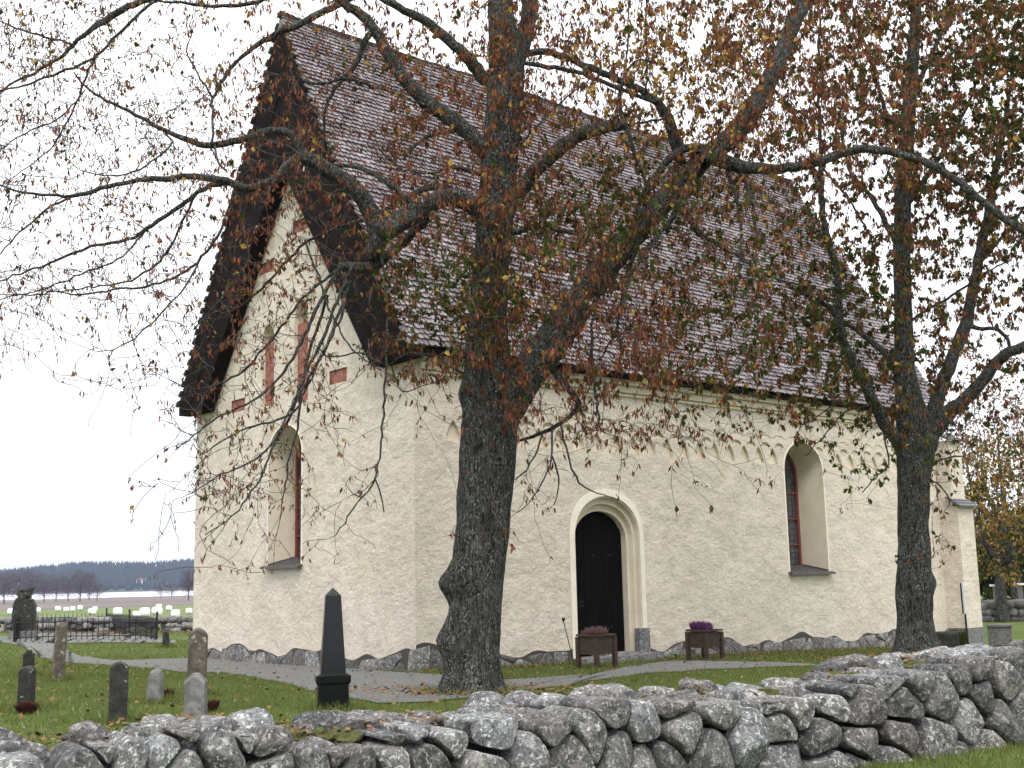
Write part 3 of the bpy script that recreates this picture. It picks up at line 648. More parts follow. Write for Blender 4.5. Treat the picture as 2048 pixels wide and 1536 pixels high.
def hS(u): return gS(u) + .30 + .09 * math.sin(u * 1.7) + .06 * math.sin(u * 4.3 + 1) + .018 * math.sin(u * 9.1) + (.12 if u < 1.8 else 0)
def hW(u): return .27 + .08 * math.sin(u * 1.9 + 1) + .06 * math.sin(u * 4.7) + .018 * math.sin(u * 8.7) - .012 * u
for (L2_, g0_, hf, mp, skip) in ((18.88, gS, hS, lambda u, v, d: (u, d, v), (3.98, 6.26)), (9.3, lambda u: 0, hW, lambda u, v, d: (d, u, v), (99, 99))):
    fs = MB(); sd_ = []; x = -.1
    while x < L2_:
        w_ = random.choice((random.uniform(.22, .45), random.uniform(.5, .95))); sd_.append((x + w_ / 2, g0_(x) + random.uniform(.0, .12)))
        if random.random() < .45: sd_.append((x + w_ * random.uniform(.6, 1), g0_(x) + random.uniform(.24, .34)))
        x += w_
    for P in cells(sd_, lambda u: g0_(u) - .3, lambda u: hf(u) + .2, -.12, L2_):
        cxm = sum(p[0] for p in P) / len(P)
        if skip[0] < cxm < skip[1]: continue
        P = [(u, min(v, hf(u))) for u, v in P]
        P = [p for i, p in enumerate(P) if math.hypot(p[0] - P[i - 1][0], p[1] - P[i - 1][1]) > .015]
        if len(P) < 3 or max(p[1] for p in P) - min(p[1] for p in P) < .05: continue
        boulder(fs, P, mp, .045, .05, .009, 30, .014, rnd=0)
    n_ = int(L2_ / .1); fs2 = MB()
    for i in range(n_):
        u = i * .1
        if skip[0] < u < skip[1]: continue
        fs2.add([mp(u, g0_(u) - .3, -.006), mp(u + .1, g0_(u) - .3, -.006), mp(u + .1, hf(u + .1) + .015, -.006), mp(u, hf(u) + .015, -.006)], [(0, 1, 2, 3)])
    fo_ = fs.build('foundation_stones', MFOUND, church, smooth=True); fs2.build('mortar', mat('foundation_mortar', (.07, .06, .055), .95), fo_)

# ================================================================ DRY STONE WALL in the foreground
WD = np.array([.845, .535, 0]); WD /= np.linalg.norm(WD); WN = np.array([-WD[1], WD[0], 0]); WP = np.array([2.5, 8.1, 0.])
def wmap(u, v, d): return WP + WD * u + WN * d + np.array([0, 0, v])
px = [(120, 835, 3), (400, 850, 3), (680, 800, 3), (830, 870, 3), (990, 800, 3), (1170, 850, 3), (1300, 690, 3), (1460, 700, 3), (1380, 840, 3), (1590, 800, 3), (1780, 650, 3), (1800, 790, 3), (1960, 720, 3), (2020, 600, 3), (160, 990, 3), (530, 1010, 3), (710, 980, 3), (930, 1030, 3), (1170, 1080, 3), (1370, 1020, 3), (1550, 1060, 3), (1850, 1080, 3), (60, 1150, 3), (330, 1110, 3), (720, 1140, 3), (960, 1190, 3), (1330, 1170, 3), (1740, 900, 3), (1900, 930, 3), (2040, 850, 3), (1680, 680, 3), (880, 700, 3), (1100, 700, 3), (1150, 1180, 3), (1620, 1180, 3),
      (230, 1160, 2), (550, 1060, 2), (530, 1190, 2), (750, 1200, 2), (860, 1065, 2), (1130, 1090, 2), (1500, 1010, 2), (1590, 1190, 2), (1290, 1215, 2), (1830, 950, 2), (1710, 1090, 2), (1870, 1150, 2), (2010, 1020, 2), (2030, 1240, 2), (1090, 1265, 2), (350, 1265, 2), (60, 1010, 2), (300, 1000, 2), (480, 980, 2), (700, 1010, 2),
      (140, 1190, 1), (350, 1120, 1), (480, 1070, 1), (330, 1010, 1), (560, 1000, 1), (780, 1160, 1), (980, 1180, 1), (900, 1040, 1), (1290, 1130, 1), (1620, 1110, 1), (1100, 1020, 1), (1450, 1020, 1), (1900, 1060, 1), (1650, 1250, 1), (1050, 1250, 1), (480, 1220, 1), (620, 1110, 1), (40, 1070, 1), (200, 1060, 1), (700, 1020, 1), (1820, 1240, 1)]
seeds = []
for a, b, k in px:
    X_, Y_ = {3: (1300 + a / 2.738, 1100 + b / 2.738), 2: (600 + a / 2.926, 1100 + b / 2.926), 1: (a / 2.926, 1100 + b / 2.926)}[k]
    p = atplane(X_, Y_, WP, WN); seeds.append(((p - WP) @ WD, p[2]))
def wtop(s): return float(np.interp(s, [-9, -5.6, -4, -1.8, 0, 1.7, 7], [1.05, 1.045, .99, .955, 1.00, 1.10, 1.20])) + .03 * math.sin(s * 2.3) + .02 * math.sin(s * 5.1)
def wbot(s): return .30
Sx = np.array(seeds)
for _ in range(4000):       # fill the unseen stretches and the foot of the wall
    u = random.uniform(-9, 6.5); v = random.uniform(.30, 1.0)
    if np.min(np.hypot(Sx[:, 0] - u, Sx[:, 1] - v)) > .33: Sx = np.vstack([Sx, [u, v]])
stw = MB()
for P in cells(Sx, wbot, lambda s: wtop(s) + random.uniform(-.05, .06), -9, 6.5):
    A = .5 * abs(sum(P[i][0] * P[(i + 1) % len(P)][1] - P[(i + 1) % len(P)][0] * P[i][1] for i in range(len(P))))
    if A < .004: continue
    boulder(stw, P, wmap, min(.15, .38 * math.sqrt(A)) * random.uniform(.7, 1.2), .34, random.uniform(.008, .022), 28, .034, rnd=random.choice([1, 1, 2, 3]))
nface = stw.n
u = -9.0
while u < 6.5:               # cap stones laid over the top of the wall
    for row, dd in enumerate((.30, .50, .70)):
        if random.random() < .82:
            rx = random.uniform(.10, .25); ry = random.uniform(.09, .17); rz = random.uniform(.055, .11)
            uu = u + random.uniform(-.12, .12) + row * .13; c = wmap(uu, wtop(uu) - .04 + random.uniform(-.04, .03) - (.03 if row == 2 else 0), dd + random.uniform(-.05, .05))
            blob(stw, c, rx, ry, rz, math.atan2(WD[1], WD[0]) + random.uniform(-.5, .5), .22, 22, 13, .8)
    u += random.uniform(.20, .36)
for (X_, Y_, dd, r) in ((1395, 1372, .72, .15), (980, 1398, .55, .24), (1050, 1395, .7, .14), (430, 1440, .3, .10), (1700, 1330, .6, .17), (1560, 1350, .6, .14), (1190, 1385, .6, .15), (1310, 1365, .75, .14), (660, 1425, .6, .2), (470, 1437, .4, .12), (515, 1440, .5, .11)):
    p = atplane(X_, Y_, WP + WN * dd, WN); s_ = (p - WP) @ WD; p[2] = wtop(s_) - .01
    blob(stw, p, r, r * .7, r * .5, random.uniform(0, 1), .2, 22, 13, .8)
w_ob = stw.build('dry_stone_wall', MWALL, smooth=True)
tag(w_ob, 'foreground dry stone churchyard wall of lichen-covered grey granite boulders', 'stone wall')
co = MB()  # backing core inside the wall, coloured dark to paint shade into the gaps
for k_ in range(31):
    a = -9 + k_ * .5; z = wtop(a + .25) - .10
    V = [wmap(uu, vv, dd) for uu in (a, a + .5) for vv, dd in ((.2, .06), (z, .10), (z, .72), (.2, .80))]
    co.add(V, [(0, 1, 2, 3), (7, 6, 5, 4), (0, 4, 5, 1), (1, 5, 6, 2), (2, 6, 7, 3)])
co.build('gap_shade_core', MCORE, w_ob)
mo = MB()
for u in np.arange(-8, 6, .09):
    if math.sin(u * 2.7) + math.sin(u * 1.1 + 2) > -.1:
        for _ in range(2): blob(mo, wmap(u + random.uniform(-.1, .1), wtop(u) - .035 + random.uniform(-.02, .02), random.uniform(.25, .74)), random.uniform(.05, .12), random.uniform(.04, .08), .035, random.random() * 3, .5, 9, 6)
mo.build('moss', mat('moss', (.035, .04, .01), .95, (.10, .10, .03), 30, .8, 60), w_ob)

# far churchyard wall
fw_ = MB(); A0 = hit(-260, 1270); A0 = np.array([A0[0], A0[1]]); B0 = aty(470, 1262, 39)[:2]; L_ = np.linalg.norm(B0 - A0); t = 0
while t < L_:
    p = A0 + (B0 - A0) * t / L_; z = tz(*p)
    for lay in range(3):
        r = random.uniform(.15, .30)
        blob(fw_, (p[0] + random.uniform(-.1, .1), p[1] + random.uniform(-.15, .15), z + .05 + lay * .17), r, r, .12, random.random(), .3, 9, 6)
    t += .34
tag(fw_.build('dry_stone_wall', MWALL, smooth=True), 'low dark stone wall at the far edge of the churchyard, before the green field', 'stone wall')
fr_ = MB()
for i in range(70):
    q = aty(1955 + i * 2.0, 1232, 47 + random.uniform(-.5, .5)); z = tz(q[0], q[1]); r = random.uniform(.2, .4)
    for lay in range(3): blob(fr_, (q[0], q[1], z + .1 + lay * .26), r, r * .8, .18, random.random(), .3, 9, 6)
tag(fr_.build('dry_stone_wall', MWALL, smooth=True), 'distant rubble stone wall behind the right hand end of the church', 'stone wall')

# ================================================================ TREES
LT = [(-.5 * 0, 0)]
def leaves(P, size, width, tilt, rng, curl=.25):
    """P (N,3) attachment points -> verts, quads: folded and curled blades hanging from each point"""
    N = len(P); size = size * rng.uniform(.65, 1.25, N); th = rng.uniform(0, 2 * math.pi, N); ti = np.abs(rng.normal(0, tilt, N))
    d = np.stack([np.sin(ti) * np.cos(th), np.sin(ti) * np.sin(th), -np.cos(ti)], 1)
    r = rng.normal(size=(N, 3)); s = np.cross(d, r); s /= np.linalg.norm(s, axis=1)[:, None]; n = np.cross(d, s)
    V = np.zeros((N, 9, 3)); cu = rng.uniform(-curl, curl, N) * size; wv = width * rng.uniform(.6, 1.3, N)
    for i, (t, w) in enumerate(((0, .35), (.5, 1.), (1., .12))):
        for j, e in enumerate((-1, 0, 1)):
            V[:, i * 3 + j] = P + d * (t * size)[:, None] + s * (e * w * wv * size * .5)[:, None] + n * (cu * t * t * 2 + (abs(e) * .28 * wv * size * w))[:, None]
    q = np.array([(i * 3 + j, i * 3 + j + 1, (i + 1) * 3 + j + 1, (i + 1) * 3 + j) for i in range(2) for j in range(2)])
    return V.reshape(-1, 3), (q[None] + (np.arange(N) * 9)[:, None, None]).reshape(-1, 4)
def resample(P, R, step):
    P = np.array(P, float); R = np.array(R, float); d = np.concatenate([[0], np.cumsum(np.linalg.norm(np.diff(P, axis=0), axis=1))]); n = max(3, int(d[-1] / step) + 1)
    t = np.linspace(0, d[-1], n); Q = np.stack([np.interp(t, d, P[:, k]) for k in range(3)], 1)
    for _ in range(2): Q[1:-1] = (Q[:-2] + 2 * Q[1:-1] + Q[2:]) / 4
    return Q, np.interp(t, d, R)
def rough_tube(mb, P, R, k, amp, freq, rng, flare=0, bumps=(), ridge=None):
    P = np.asarray(P); n = len(P); T = np.gradient(P, axis=0); T /= np.linalg.norm(T, axis=1)[:, None]
    u = np.array([1., 0, 0]); ang = np.arange(k) * 2 * math.pi / k; sd = rng.uniform(0, 99); V = []; L0 = 0
    for i in range(n):
        if i: L0 += np.linalg.norm(P[i] - P[i - 1])
        u = u - T[i] * (u @ T[i]); u /= max(np.linalg.norm(u), 1e-6); w = np.cross(T[i], u)
        for a in ang:
            r = R[i]; c, s = math.cos(a), math.sin(a)
            nn = mnoise.noise(Vector((c * freq + sd, s * freq, L0 * 2.2))) + .6 * mnoise.noise(Vector((c * 3 * freq + sd, s * 3 * freq, L0 * 3.5))) + .4 * mnoise.noise(Vector((c * 8 + sd, s * 8, L0 * 9)))
            if ridge: nn += ridge * (1 - 2 * abs(mnoise.noise(Vector((c * 6.5 + sd, s * 6.5, L0 * 1.3)))))
            rr_ = r * (1 + amp * nn)
            if flare: rr_ *= 1 + flare * math.exp(-L0 / .22) * (1 + .6 * math.sin(5 * a + 1))
            pt = P[i] + rr_ * (c * u + s * w)
            for (bp_, br, bh) in bumps:
                q = np.linalg.norm(pt - bp_); pt = pt + (c * u + s * w) * bh * math.exp(-(q / br) ** 2)
            V.append(pt)
    Fc = [(i * k + j, i * k + (j + 1) % k, (i + 1) * k + (j + 1) % k, (i + 1) * k + j) for i in range(n - 1) for j in range(k)]
    Fc += [tuple(range((n - 1) * k, n * k))]
    mb.add(V, Fc)
PXM = 1 / F
def make_tree(name, label, base_px, trunk, limbs, grid, Y0, seed, leafn, kindfun, leafsize=.085, dspread=1.5, unit=10, bumps=(), trunk_k=56, mats=(MBARK, MLIMB, MTWIG), rtip=.0032, cat='tree', tiltb=.45, limb_dy=None, wk=.94, lk=1.0):
    rng = np.random.default_rng(seed); random.seed(seed)
    root = empty(name, base_px); tag(root, label, cat, 'lime trees')
    off = np.array(base_px, float)
    nodes = []; dirs = []; rads = []
    def add_nodes(Q, Rr):
        T = np.gradient(Q, axis=0); T /= np.maximum(np.linalg.norm(T, axis=1)[:, None], 1e-6)
        nodes.append(Q); dirs.append(T); rads.append(Rr)
    tr = MB()
    for ti, pl in enumerate(trunk):
        P = [aty(x, y, Y0 + dy) for x, y, w, dy in pl]; R = [w * wk * .5 * PXM * (Y0 + dy) for x, y, w, dy in pl]
        Q, Rr = resample(P, R, .07); rough_tube(tr, Q - off, Rr, trunk_k, .07, 1.6, rng, .28 if ti == 0 else 0, [(b[0] - off, b[1], b[2]) for b in bumps] if ti == 0 else (), ridge=.55)
        add_nodes(Q[::2], Rr[::2])
    tr.build('trunk', mats[0], root, True)
    for li, pl in enumerate(limbs):
        # depth wanders away from the trunk plane along the limb
        s = rng.choice([-1, 1]) if len(pl[0]) < 4 else 0; P = []; R = []; acc = 0; dy = pl[0][3] if len(pl[0]) > 3 else 0
        sl = (limb_dy[li] if limb_dy else rng.uniform(-.35, .35)); prev = pl[0]
        for q in pl:
            acc += math.hypot(q[0] - prev[0], q[1] - prev[1]) * PXM * Y0; prev = q
            yy = Y0 + dy + sl * acc; P.append(aty(q[0], q[1], yy)); R.append(max(q[2] * lk * (.8 if q[2] < 13 else 1), 2.2) * .5 * PXM * yy)
        Q, Rr = resample(P, R, .09); 
        if len(Q) > 4: Q[2:-1] += rng.normal(0, .008, Q[2:-1].shape)
        m = MB()
        if Rr[0] > .03: rough_tube(m, Q - off, Rr, 16, .15, 1.4, rng, ridge=.3)
        else: m.tube(Q - off, Rr * (1 + rng.normal(0, .06, len(Rr))), 7)
        m.build('limb', mats[1], root, True); add_nodes(Q, Rr)
    # target twig tips
    T = []; info = []
    for gq in grid:
        gx, gy, gw, gh, dens = gq[:5]; dm, dsd = (gq[5], .25) if len(gq) > 5 else (-.15, dspread)
        c = rng.poisson(dens * unit)
        for _ in range(c):
            x = gx + rng.uniform(0, gw); y = gy + rng.uniform(0, gh); yy = Y0 + float(np.clip(rng.normal(dm, dsd), -2.6 * dspread, 2.2 * dspread)); T.append(aty(x, y, yy)); info.append((x, y))
            pn = mnoise.noise(Vector(T[-1]) * 1.5) + .6 * mnoise.noise(Vector(T[-1]) * 3.6 + Vector((9, 4, 2)))
            if rng.random() > .62 + 1.5 * pn: T.pop(); info.pop()
    T = np.array(T); info = np.array(info)
    N0 = np.concatenate(nodes); D0 = np.concatenate(dirs); R0 = np.concatenate(rads)
    cap_n = len(N0) + len(T) * 14; NP = np.zeros((cap_n, 3)); ND = np.zeros((cap_n, 3)); NR = np.zeros(cap_n); k0 = len(N0); NP[:k0] = N0; ND[:k0] = D0; NR[:k0] = R0; cnt = k0
    d0 = np.array([np.min(np.linalg.norm(N0 - t, axis=1)) for t in T]); order = np.argsort(d0 + rng.normal(0, .12, len(d0)))
    tw = MB(); LP = []; LI = []
    for ti in order:
        t = T[ti]; dv = t - NP[:cnt]; d = np.linalg.norm(dv, axis=1); cosa = (dv * ND[:cnt]).sum(1) / np.maximum(d, 1e-6)
        sc_ = d * (1 + .55 * (1 - cosa)) + np.where(NR[:cnt] > .1, .25, 0); j = int(np.argmin(sc_)); D = d[j]
        if D < .06 or D > 3.4: continue
        a = NP[j]; dr_ = ND[j] * .6 + dv[j] / D * .5 + np.array([0, 0, .12]); dr_ /= np.linalg.norm(dr_)
        n = int(min(12, max(3, D / .13))); p1 = a + dr_ * D * .38; p2 = t + np.array([0, 0, .22 * D]) + rng.normal(0, .05 * D, 3); s = np.linspace(0, 1, n + 1)[:, None]
        Q = (1 - s) ** 3 * a + 3 * (1 - s) ** 2 * s * p1 + 3 * (1 - s) * s * s * p2 + s ** 3 * t
        if n > 3: Q[1:-1] += rng.normal(0, .012, Q[1:-1].shape)
        rt_l = rtip * (1.45 if info[ti][0] < 420 else (1.2 if info[ti][0] < 800 else 1)); r0 = min(NR[j] * .75, rt_l * (1.3 + D * 2.6)); r0 = max(r0, rt_l); Rr = np.linspace(r0, rt_l * .8, n + 1)
        tw.tube(Q - off, Rr, 3 if r0 < .012 else 5, cap=False)
        Tn = np.gradient(Q, axis=0); Tn /= np.maximum(np.linalg.norm(Tn, axis=1)[:, None], 1e-6); NP[cnt:cnt + n] = Q[1:]; ND[cnt:cnt + n] = Tn[1:]; NR[cnt:cnt + n] = Rr[1:]; cnt += n
        nl = rng.poisson(leafn(*info[ti]))
        while nl > 0:       # leaves hang in small bunches along the twig
            f = rng.uniform(.2, 1) ** .6; ii = f * n; i0 = min(int(ii), n - 1); q0 = Q[i0] + (Q[i0 + 1] - Q[i0]) * (ii - i0)
            for _ in range(min(nl, int(rng.integers(1, 6)))): LP.append(q0 + rng.normal(0, .022, 3)); LI.append(info[ti]); nl -= 1
    tw.build('twigs', mats[2], root)
    LP = np.array(LP) - off; LI = np.array(LI); g_, y_ = kindfun(LI[:, 0], LI[:, 1]); u = rng.random(len(LP))
    sel = [(u > g_ + y_, 'withered_leaves', MBROWN, leafsize, .34, tiltb), (u < g_, 'green_leaves', MGREEN, leafsize * .92, .85, .9), ((u >= g_) & (u <= g_ + y_), 'yellow_leaves', MYEL, leafsize * .9, .8, .8)]
    tot = 0
    for mk, nm, mm, sz, wd_, tl in sel:
        if mk.sum() > 5:
            V, Fq = leaves(LP[mk], sz * np.where((LI[mk, 0] < 420) | ((LI[mk, 0] < 800) & (LI[mk, 1] > 600)), .88, 1.0), wd_, tl, rng); npmesh(nm, V, Fq, mm, root); tot += int(mk.sum())
    print(name, 'tips', len(T), 'nodes', cnt, 'leaves', tot)
    return root
def gridof(rows, x0, y0, cs=128):
    return [(x0 + i * cs, y0 + j * cs, cs, cs, float(v)) for j, r in enumerate(rows) for i, v in enumerate(r) if float(v) > 0]
gauss = lambda x, y, cx, cy, sx, sy: np.exp(-((x - cx) / sx) ** 2 - ((y - cy) / sy) ** 2)

# --- the big lime in front of the church
YA = 14.6
trunkA = [[(940, 1404, 128, 0), (941, 1385, 122, 0), (943, 1330, 112, 0), (948, 1270, 106, 0), (954, 1150, 106, 0), (966, 1050, 112, 0), (973, 950, 114, 0), (979, 850, 118, 0), (980, 780, 112, 0), (974, 700, 92, 0), (976, 620, 80, 0), (983, 520, 76, 0), (991, 420, 80, 0), (1001, 300, 80, 0), (1010, 200, 80, 0), (1014, 120, 80, 0), (1003, 40, 58, 0), (998, -40, 50, 0), (985, -200, 38, 0), (975, -420, 16, .2)],
          [(1018, 150, 44, 0), (1040, 105, 38, 0), (1056, 50, 34, .05), (1060, -20, 32, .1), (1080, -200, 22, .3), (1110, -380, 10, .5)]]
limbsA = [
 [(1000, 830, 84), (1035, 775, 80), (1070, 725, 74), (1108, 672, 68), (1150, 620, 62), (1190, 560, 58), (1235, 505, 55), (1290, 440, 48), (1340, 390, 46), (1385, 345, 44), (1412, 308, 40)],
 [(1410, 310, 32), (1450, 322, 28), (1500, 338, 23), (1560, 340, 20), (1640, 325, 18), (1700, 300, 18), (1760, 298, 17), (1830, 315, 16), (1900, 350, 15), (1960, 400, 14), (2010, 440, 13), (2060, 470, 13), (2150, 520, 8)],
 [(1400, 320, 40), (1437, 296, 44), (1482, 255, 42), (1519, 200, 40), (1555, 128, 36), (1583, 55, 33), (1610, 0, 30), (1640, -120, 22), (1660, -260, 10)],
 [(1425, 300, 16), (1398, 293, 16), (1362, 297, 16), (1330, 325, 15), (1300, 372, 14), (1275, 415, 12), (1256, 460, 11), (1215, 540, 9), (1180, 600, 8), (1150, 625, 7), (1110, 634, 6), (1075, 625, 4)],
 [(1420, 295, 15), (1395, 320, 15), (1385, 360, 14), (1350, 430, 13), (1310, 480, 12), (1285, 515, 10), (1262, 545, 8), (1245, 600, 6), (1255, 645, 5), (1270, 660, 3)],
 [(1036, 110, 16), (1060, 105, 15), (1090, 103, 14), (1123, 110, 14), (1182, 137, 14), (1240, 160, 14), (1291, 185, 15), (1315, 205, 18), (1340, 240, 22), (1352, 290, 24), (1362, 330, 26)],
 [(1040, 125, 12), (1069, 129, 12), (1143, 140, 12), (1201, 162, 12), (1280, 193, 11), (1312, 205, 10)],
 [(1291, 186, 6), (1295, 120, 6), (1292, 60, 5), (1293, 0, 5), (1290, -120, 3)],
 [(1250, 166, 5), (1254, 100, 5), (1257, 30, 4), (1262, -60, 3)],
 [(1010, 425, 34), (1037, 387, 32), (1069, 344, 30), (1104, 309, 30), (1143, 277, 28), (1190, 258, 26), (1225, 250, 24), (1250, 247, 22)],
 [(1250, 248, 14), (1241, 215, 12), (1238, 180, 9), (1255, 130, 7), (1285, 115, 5), (1320, 130, 4)],
 [(1250, 248, 13), (1262, 285, 10), (1272, 320, 9), (1290, 350, 8), (1293, 375, 6)],
 [(1248, 250, 8), (1290, 246, 6), (1320, 236, 6), (1345, 232, 5)],
 [(982, 440, 46), (958, 415, 42), (935, 402, 38), (900, 390, 36), (865, 402, 38), (829, 424, 40), (790, 450, 42), (758, 468, 46)],
 [(758, 470, 42), (748, 440, 38), (738, 412, 36), (714, 380, 34), (687, 358, 33), (645, 335, 30), (605, 311, 28)],
 [(606, 312, 20), (597, 288, 18), (583, 266, 17), (550, 258, 15), (500, 274, 14), (441, 290, 14), (400, 290, 13), (375, 281, 13), (336, 266, 12), (281, 234, 10), (242, 215, 9), (195, 191, 7), (168, 172, 5), (148, 145, 4)],
 [(606, 311, 24), (578, 328, 23), (548, 362, 21), (520, 378, 19), (491, 378, 17), (461, 364, 15), (430, 357, 14), (390, 353, 13), (351, 355, 13), (300, 358, 12), (254, 363, 12), (195, 379, 11), (148, 391, 10), (129, 393, 8), (51, 387, 6), (0, 371, 5), (-80, 340, 4)],
 [(148, 391, 7), (98, 414, 6), (51, 453, 5), (0, 508, 4), (-50, 560, 3)],
 [(461, 364, 13), (436, 364, 13), (410, 375, 12), (371, 406, 11), (312, 445, 10), (273, 473, 9), (219, 488, 8), (172, 494, 7), (98, 527, 6), (0, 562, 4), (-60, 580, 3)],
 [(390, 390, 7), (371, 430, 6), (351, 480, 6), (312, 531, 6), (254, 566, 5), (156, 578, 4), (60, 590, 4), (0, 588, 3)],
 [(300, 450, 6), (240, 520, 5), (170, 545, 5), (100, 575, 4), (0, 600, 3)],
 [(470, 378, 9), (450, 440, 7), (425, 490, 7), (396, 528, 7), (383, 535, 7), (352, 555, 6), (297, 574, 6), (234, 578, 5), (156, 592, 5), (117, 584, 3)],
 [(396, 528, 5), (375, 570, 5), (352, 598, 4), (312, 637, 4), (273, 676, 4), (234, 699, 3), (195, 703, 2.5)],
 [(330, 268, 6), (352, 285, 6), (320, 310, 5), (280, 340, 5), (230, 355, 4), (160, 340, 3)],
 [(430, 292, 7), (435, 330, 6), (455, 345, 5)],
 [(425, 290, 7), (424, 250, 7), (423, 195, 8), (455, 145, 10), (475, 120, 11), (500, 100, 12), (530, 78, 13), (555, 66, 14), (605, 45, 15), (655, 22, 16), (690, 2, 17), (740, -40, 18), (820, -90, 20), (985, -60, 22)],
 [(425, 195, 6), (395, 150, 5), (370, 100, 4), (385, 60, 3)],
 [(985, 320, 38), (961, 292, 36), (935, 262, 34), (911, 246, 32), (880, 222, 30), (851, 205, 30), (825, 175, 29), (801, 150, 28), (782, 118, 27), (769, 91, 26), (756, 68, 25), (742, 50, 24), (715, 25, 22), (687, 5, 20), (650, -30, 18), (560, -80, 14), (450, -90, 10)],
 [(745, 62, 14), (728, 80, 14), (720, 105, 13), (712, 135, 12), (683, 155, 12), (665, 185, 9), (648, 219, 8), (646, 273, 6), (650, 300, 4)],
 [(683, 156, 12), (720, 163, 11), (742, 172, 10), (800, 190, 8), (850, 210, 6)],
 [(683, 157, 9), (640, 170, 8), (600, 160, 6), (560, 150, 5)],
 [(990, 185, 28), (975, 165, 27), (958, 142, 26), (942, 123, 25), (910, 90, 23), (874, 59, 21), (840, 35, 19), (806, 18, 17), (770, 0, 14), (700, -40, 10)],
 [(985, 330, 16), (967, 292, 14), (945, 262, 13), (928, 256, 12), (889, 264, 10), (850, 273, 9), (825, 290, 7), (808, 320, 5)],
 [(900, 378, 14), (880, 370, 14), (840, 380, 13), (806, 397, 12), (760, 428, 10), (710, 445, 9), (669, 456, 8), (610, 483, 7), (569, 529, 6), (500, 600, 5), (430, 640, 4)],
 [(830, 410, 14), (800, 385, 14), (770, 360, 13), (735, 340, 12), (700, 330, 11), (660, 335, 9)],
 [(758, 468, 40), (753, 488, 40), (748, 505, 32), (745, 520, 24)],
 [(800, 492, 14), (770, 515, 20), (740, 540, 22), (705, 531, 22), (680, 532, 16)],
 [(860, 430, 18), (820, 470, 18), (795, 495, 18), (775, 512, 18)],
 [(680, 533, 11), (655, 575, 10), (632, 620, 10), (612, 665, 9), (590, 710, 8), (555, 760, 7), (510, 800, 6), (440, 832, 5), (388, 870, 4), (350, 900, 2.5)],
 [(705, 532, 10), (675, 600, 9), (645, 680, 9), (605, 760, 8), (575, 850, 7), (520, 915, 5), (430, 955, 4), (388, 985, 3)],
 [(682, 534, 8), (600, 600, 7), (545, 680, 6), (490, 740, 6), (440, 770, 5), (385, 780, 4), (340, 760, 3)],
 [(760, 500, 7), (775, 600, 6), (773, 700, 6), (770, 760, 6), (767, 837, 6), (758, 930, 5), (744, 972, 5), (705, 1019, 4), (672, 1070, 2.5)],
 [(750, 958, 4), (765, 990, 4), (768, 1025, 2.5)],
 [(655, 590, 9), (625, 680, 8), (600, 780, 7), (598, 850, 6), (575, 930, 4), (560, 1040, 2.5)],
 [(700, 560, 9), (665, 660, 8), (630, 740, 8), (590, 800, 7), (555, 870, 6), (520, 960, 5), (470, 1030, 4), (410, 1070, 2.5)],
 [(690, 545, 8), (690, 620, 7), (650, 700, 7), (615, 770, 6), (590, 830, 6), (480, 860, 5), (400, 910, 3)],
 [(610, 480, 6), (640, 560, 6), (650, 600, 5), (700, 700, 4), (760, 740, 3)],
 [(770, 730, 4), (720, 700, 4), (660, 720, 4), (630, 690, 3)],
 [(900, 700, 7), (860, 720, 6), (830, 700, 5), (780, 720, 4), (800, 790, 3), (880, 760, 2.5)],
 [(940, 752, 8), (900, 735, 7), (868, 712, 6), (840, 705, 4)],
 [(1078, 700, 18), (1098, 729, 15), (1120, 757, 14), (1143, 788, 13), (1163, 800, 13), (1160, 812, 13), (1143, 830, 12), (1104, 860, 10), (1060, 875, 8), (1033, 882, 6), (1000, 885, 4)],
 [(1104, 860, 6), (1104, 912, 5), (1090, 960, 4), (1065, 1000, 3), (1035, 1025, 2.5)],
 [(1104, 912, 5), (1118, 945, 5), (1117, 985, 3), (1108, 1010, 2.5)],
 [(1122, 850, 6), (1132, 900, 5), (1150, 955, 5), (1170, 980, 4), (1195, 986, 3), (1235, 1000, 2)],
 [(1085, 868, 5), (1070, 910, 4), (1050, 945, 4), (1030, 960, 3)],
 [(1240, 520, 10), (1200, 560, 9), (1184, 640, 8), (1183, 735, 9), (1190, 795, 8), (1196, 830, 7), (1203, 862, 4)],
 [(1010, 470, 16), (1040, 458, 13), (1075, 452, 12), (1110, 458, 12), (1160, 470, 10), (1200, 490, 8), (1215, 500, 5)],
 [(965, 436, 6), (985, 415, 6), (998, 398, 6), (1006, 367, 6), (1020, 325, 7), (1035, 298, 6), (1053, 273, 6), (1092, 234, 5), (1147, 180, 5), (1182, 156, 4)],
 [(1453, 335, 12), (1470, 385, 10), (1482, 433, 9), (1482, 497, 7), (1478, 560, 5)],
 [(1470, 335, 12), (1490, 360, 11), (1502, 395, 10), (1514, 456, 7), (1512, 540, 5)],
 [(1290, 440, 14), (1250, 560, 9), (1235, 660, 6), (1200, 720, 4)],
 [(1400, 470, 12), (1440, 490, 11), (1480, 515, 10), (1540, 555, 8), (1600, 570, 6)],
 [(1350, 400, 20), (1375, 430, 16), (1400, 470, 13)],
 [(960, 350, 10), (900, 330, 8), (860, 350, 6), (800, 340, 5), (760, 300, 4)],
 [(380, -40, 14), (340, -10, 14), (270, 5, 14), (245, 20, 14), (200, 45, 13), (160, 75, 11), (120, 115, 9), (60, 150, 7), (0, 180, 5), (-60, 200, 4)],
 [(380, -40, 10), (310, 0, 9), (260, 45, 8), (220, 85, 8), (190, 118, 8), (150, 135, 7), (90, 155, 6), (30, 178, 5), (-40, 190, 3)],
 [(190, 118, 6), (172, 150, 6), (165, 180, 6), (150, 215, 5), (125, 260, 5), (110, 290, 4), (60, 330, 3), (20, 360, 2.5)],
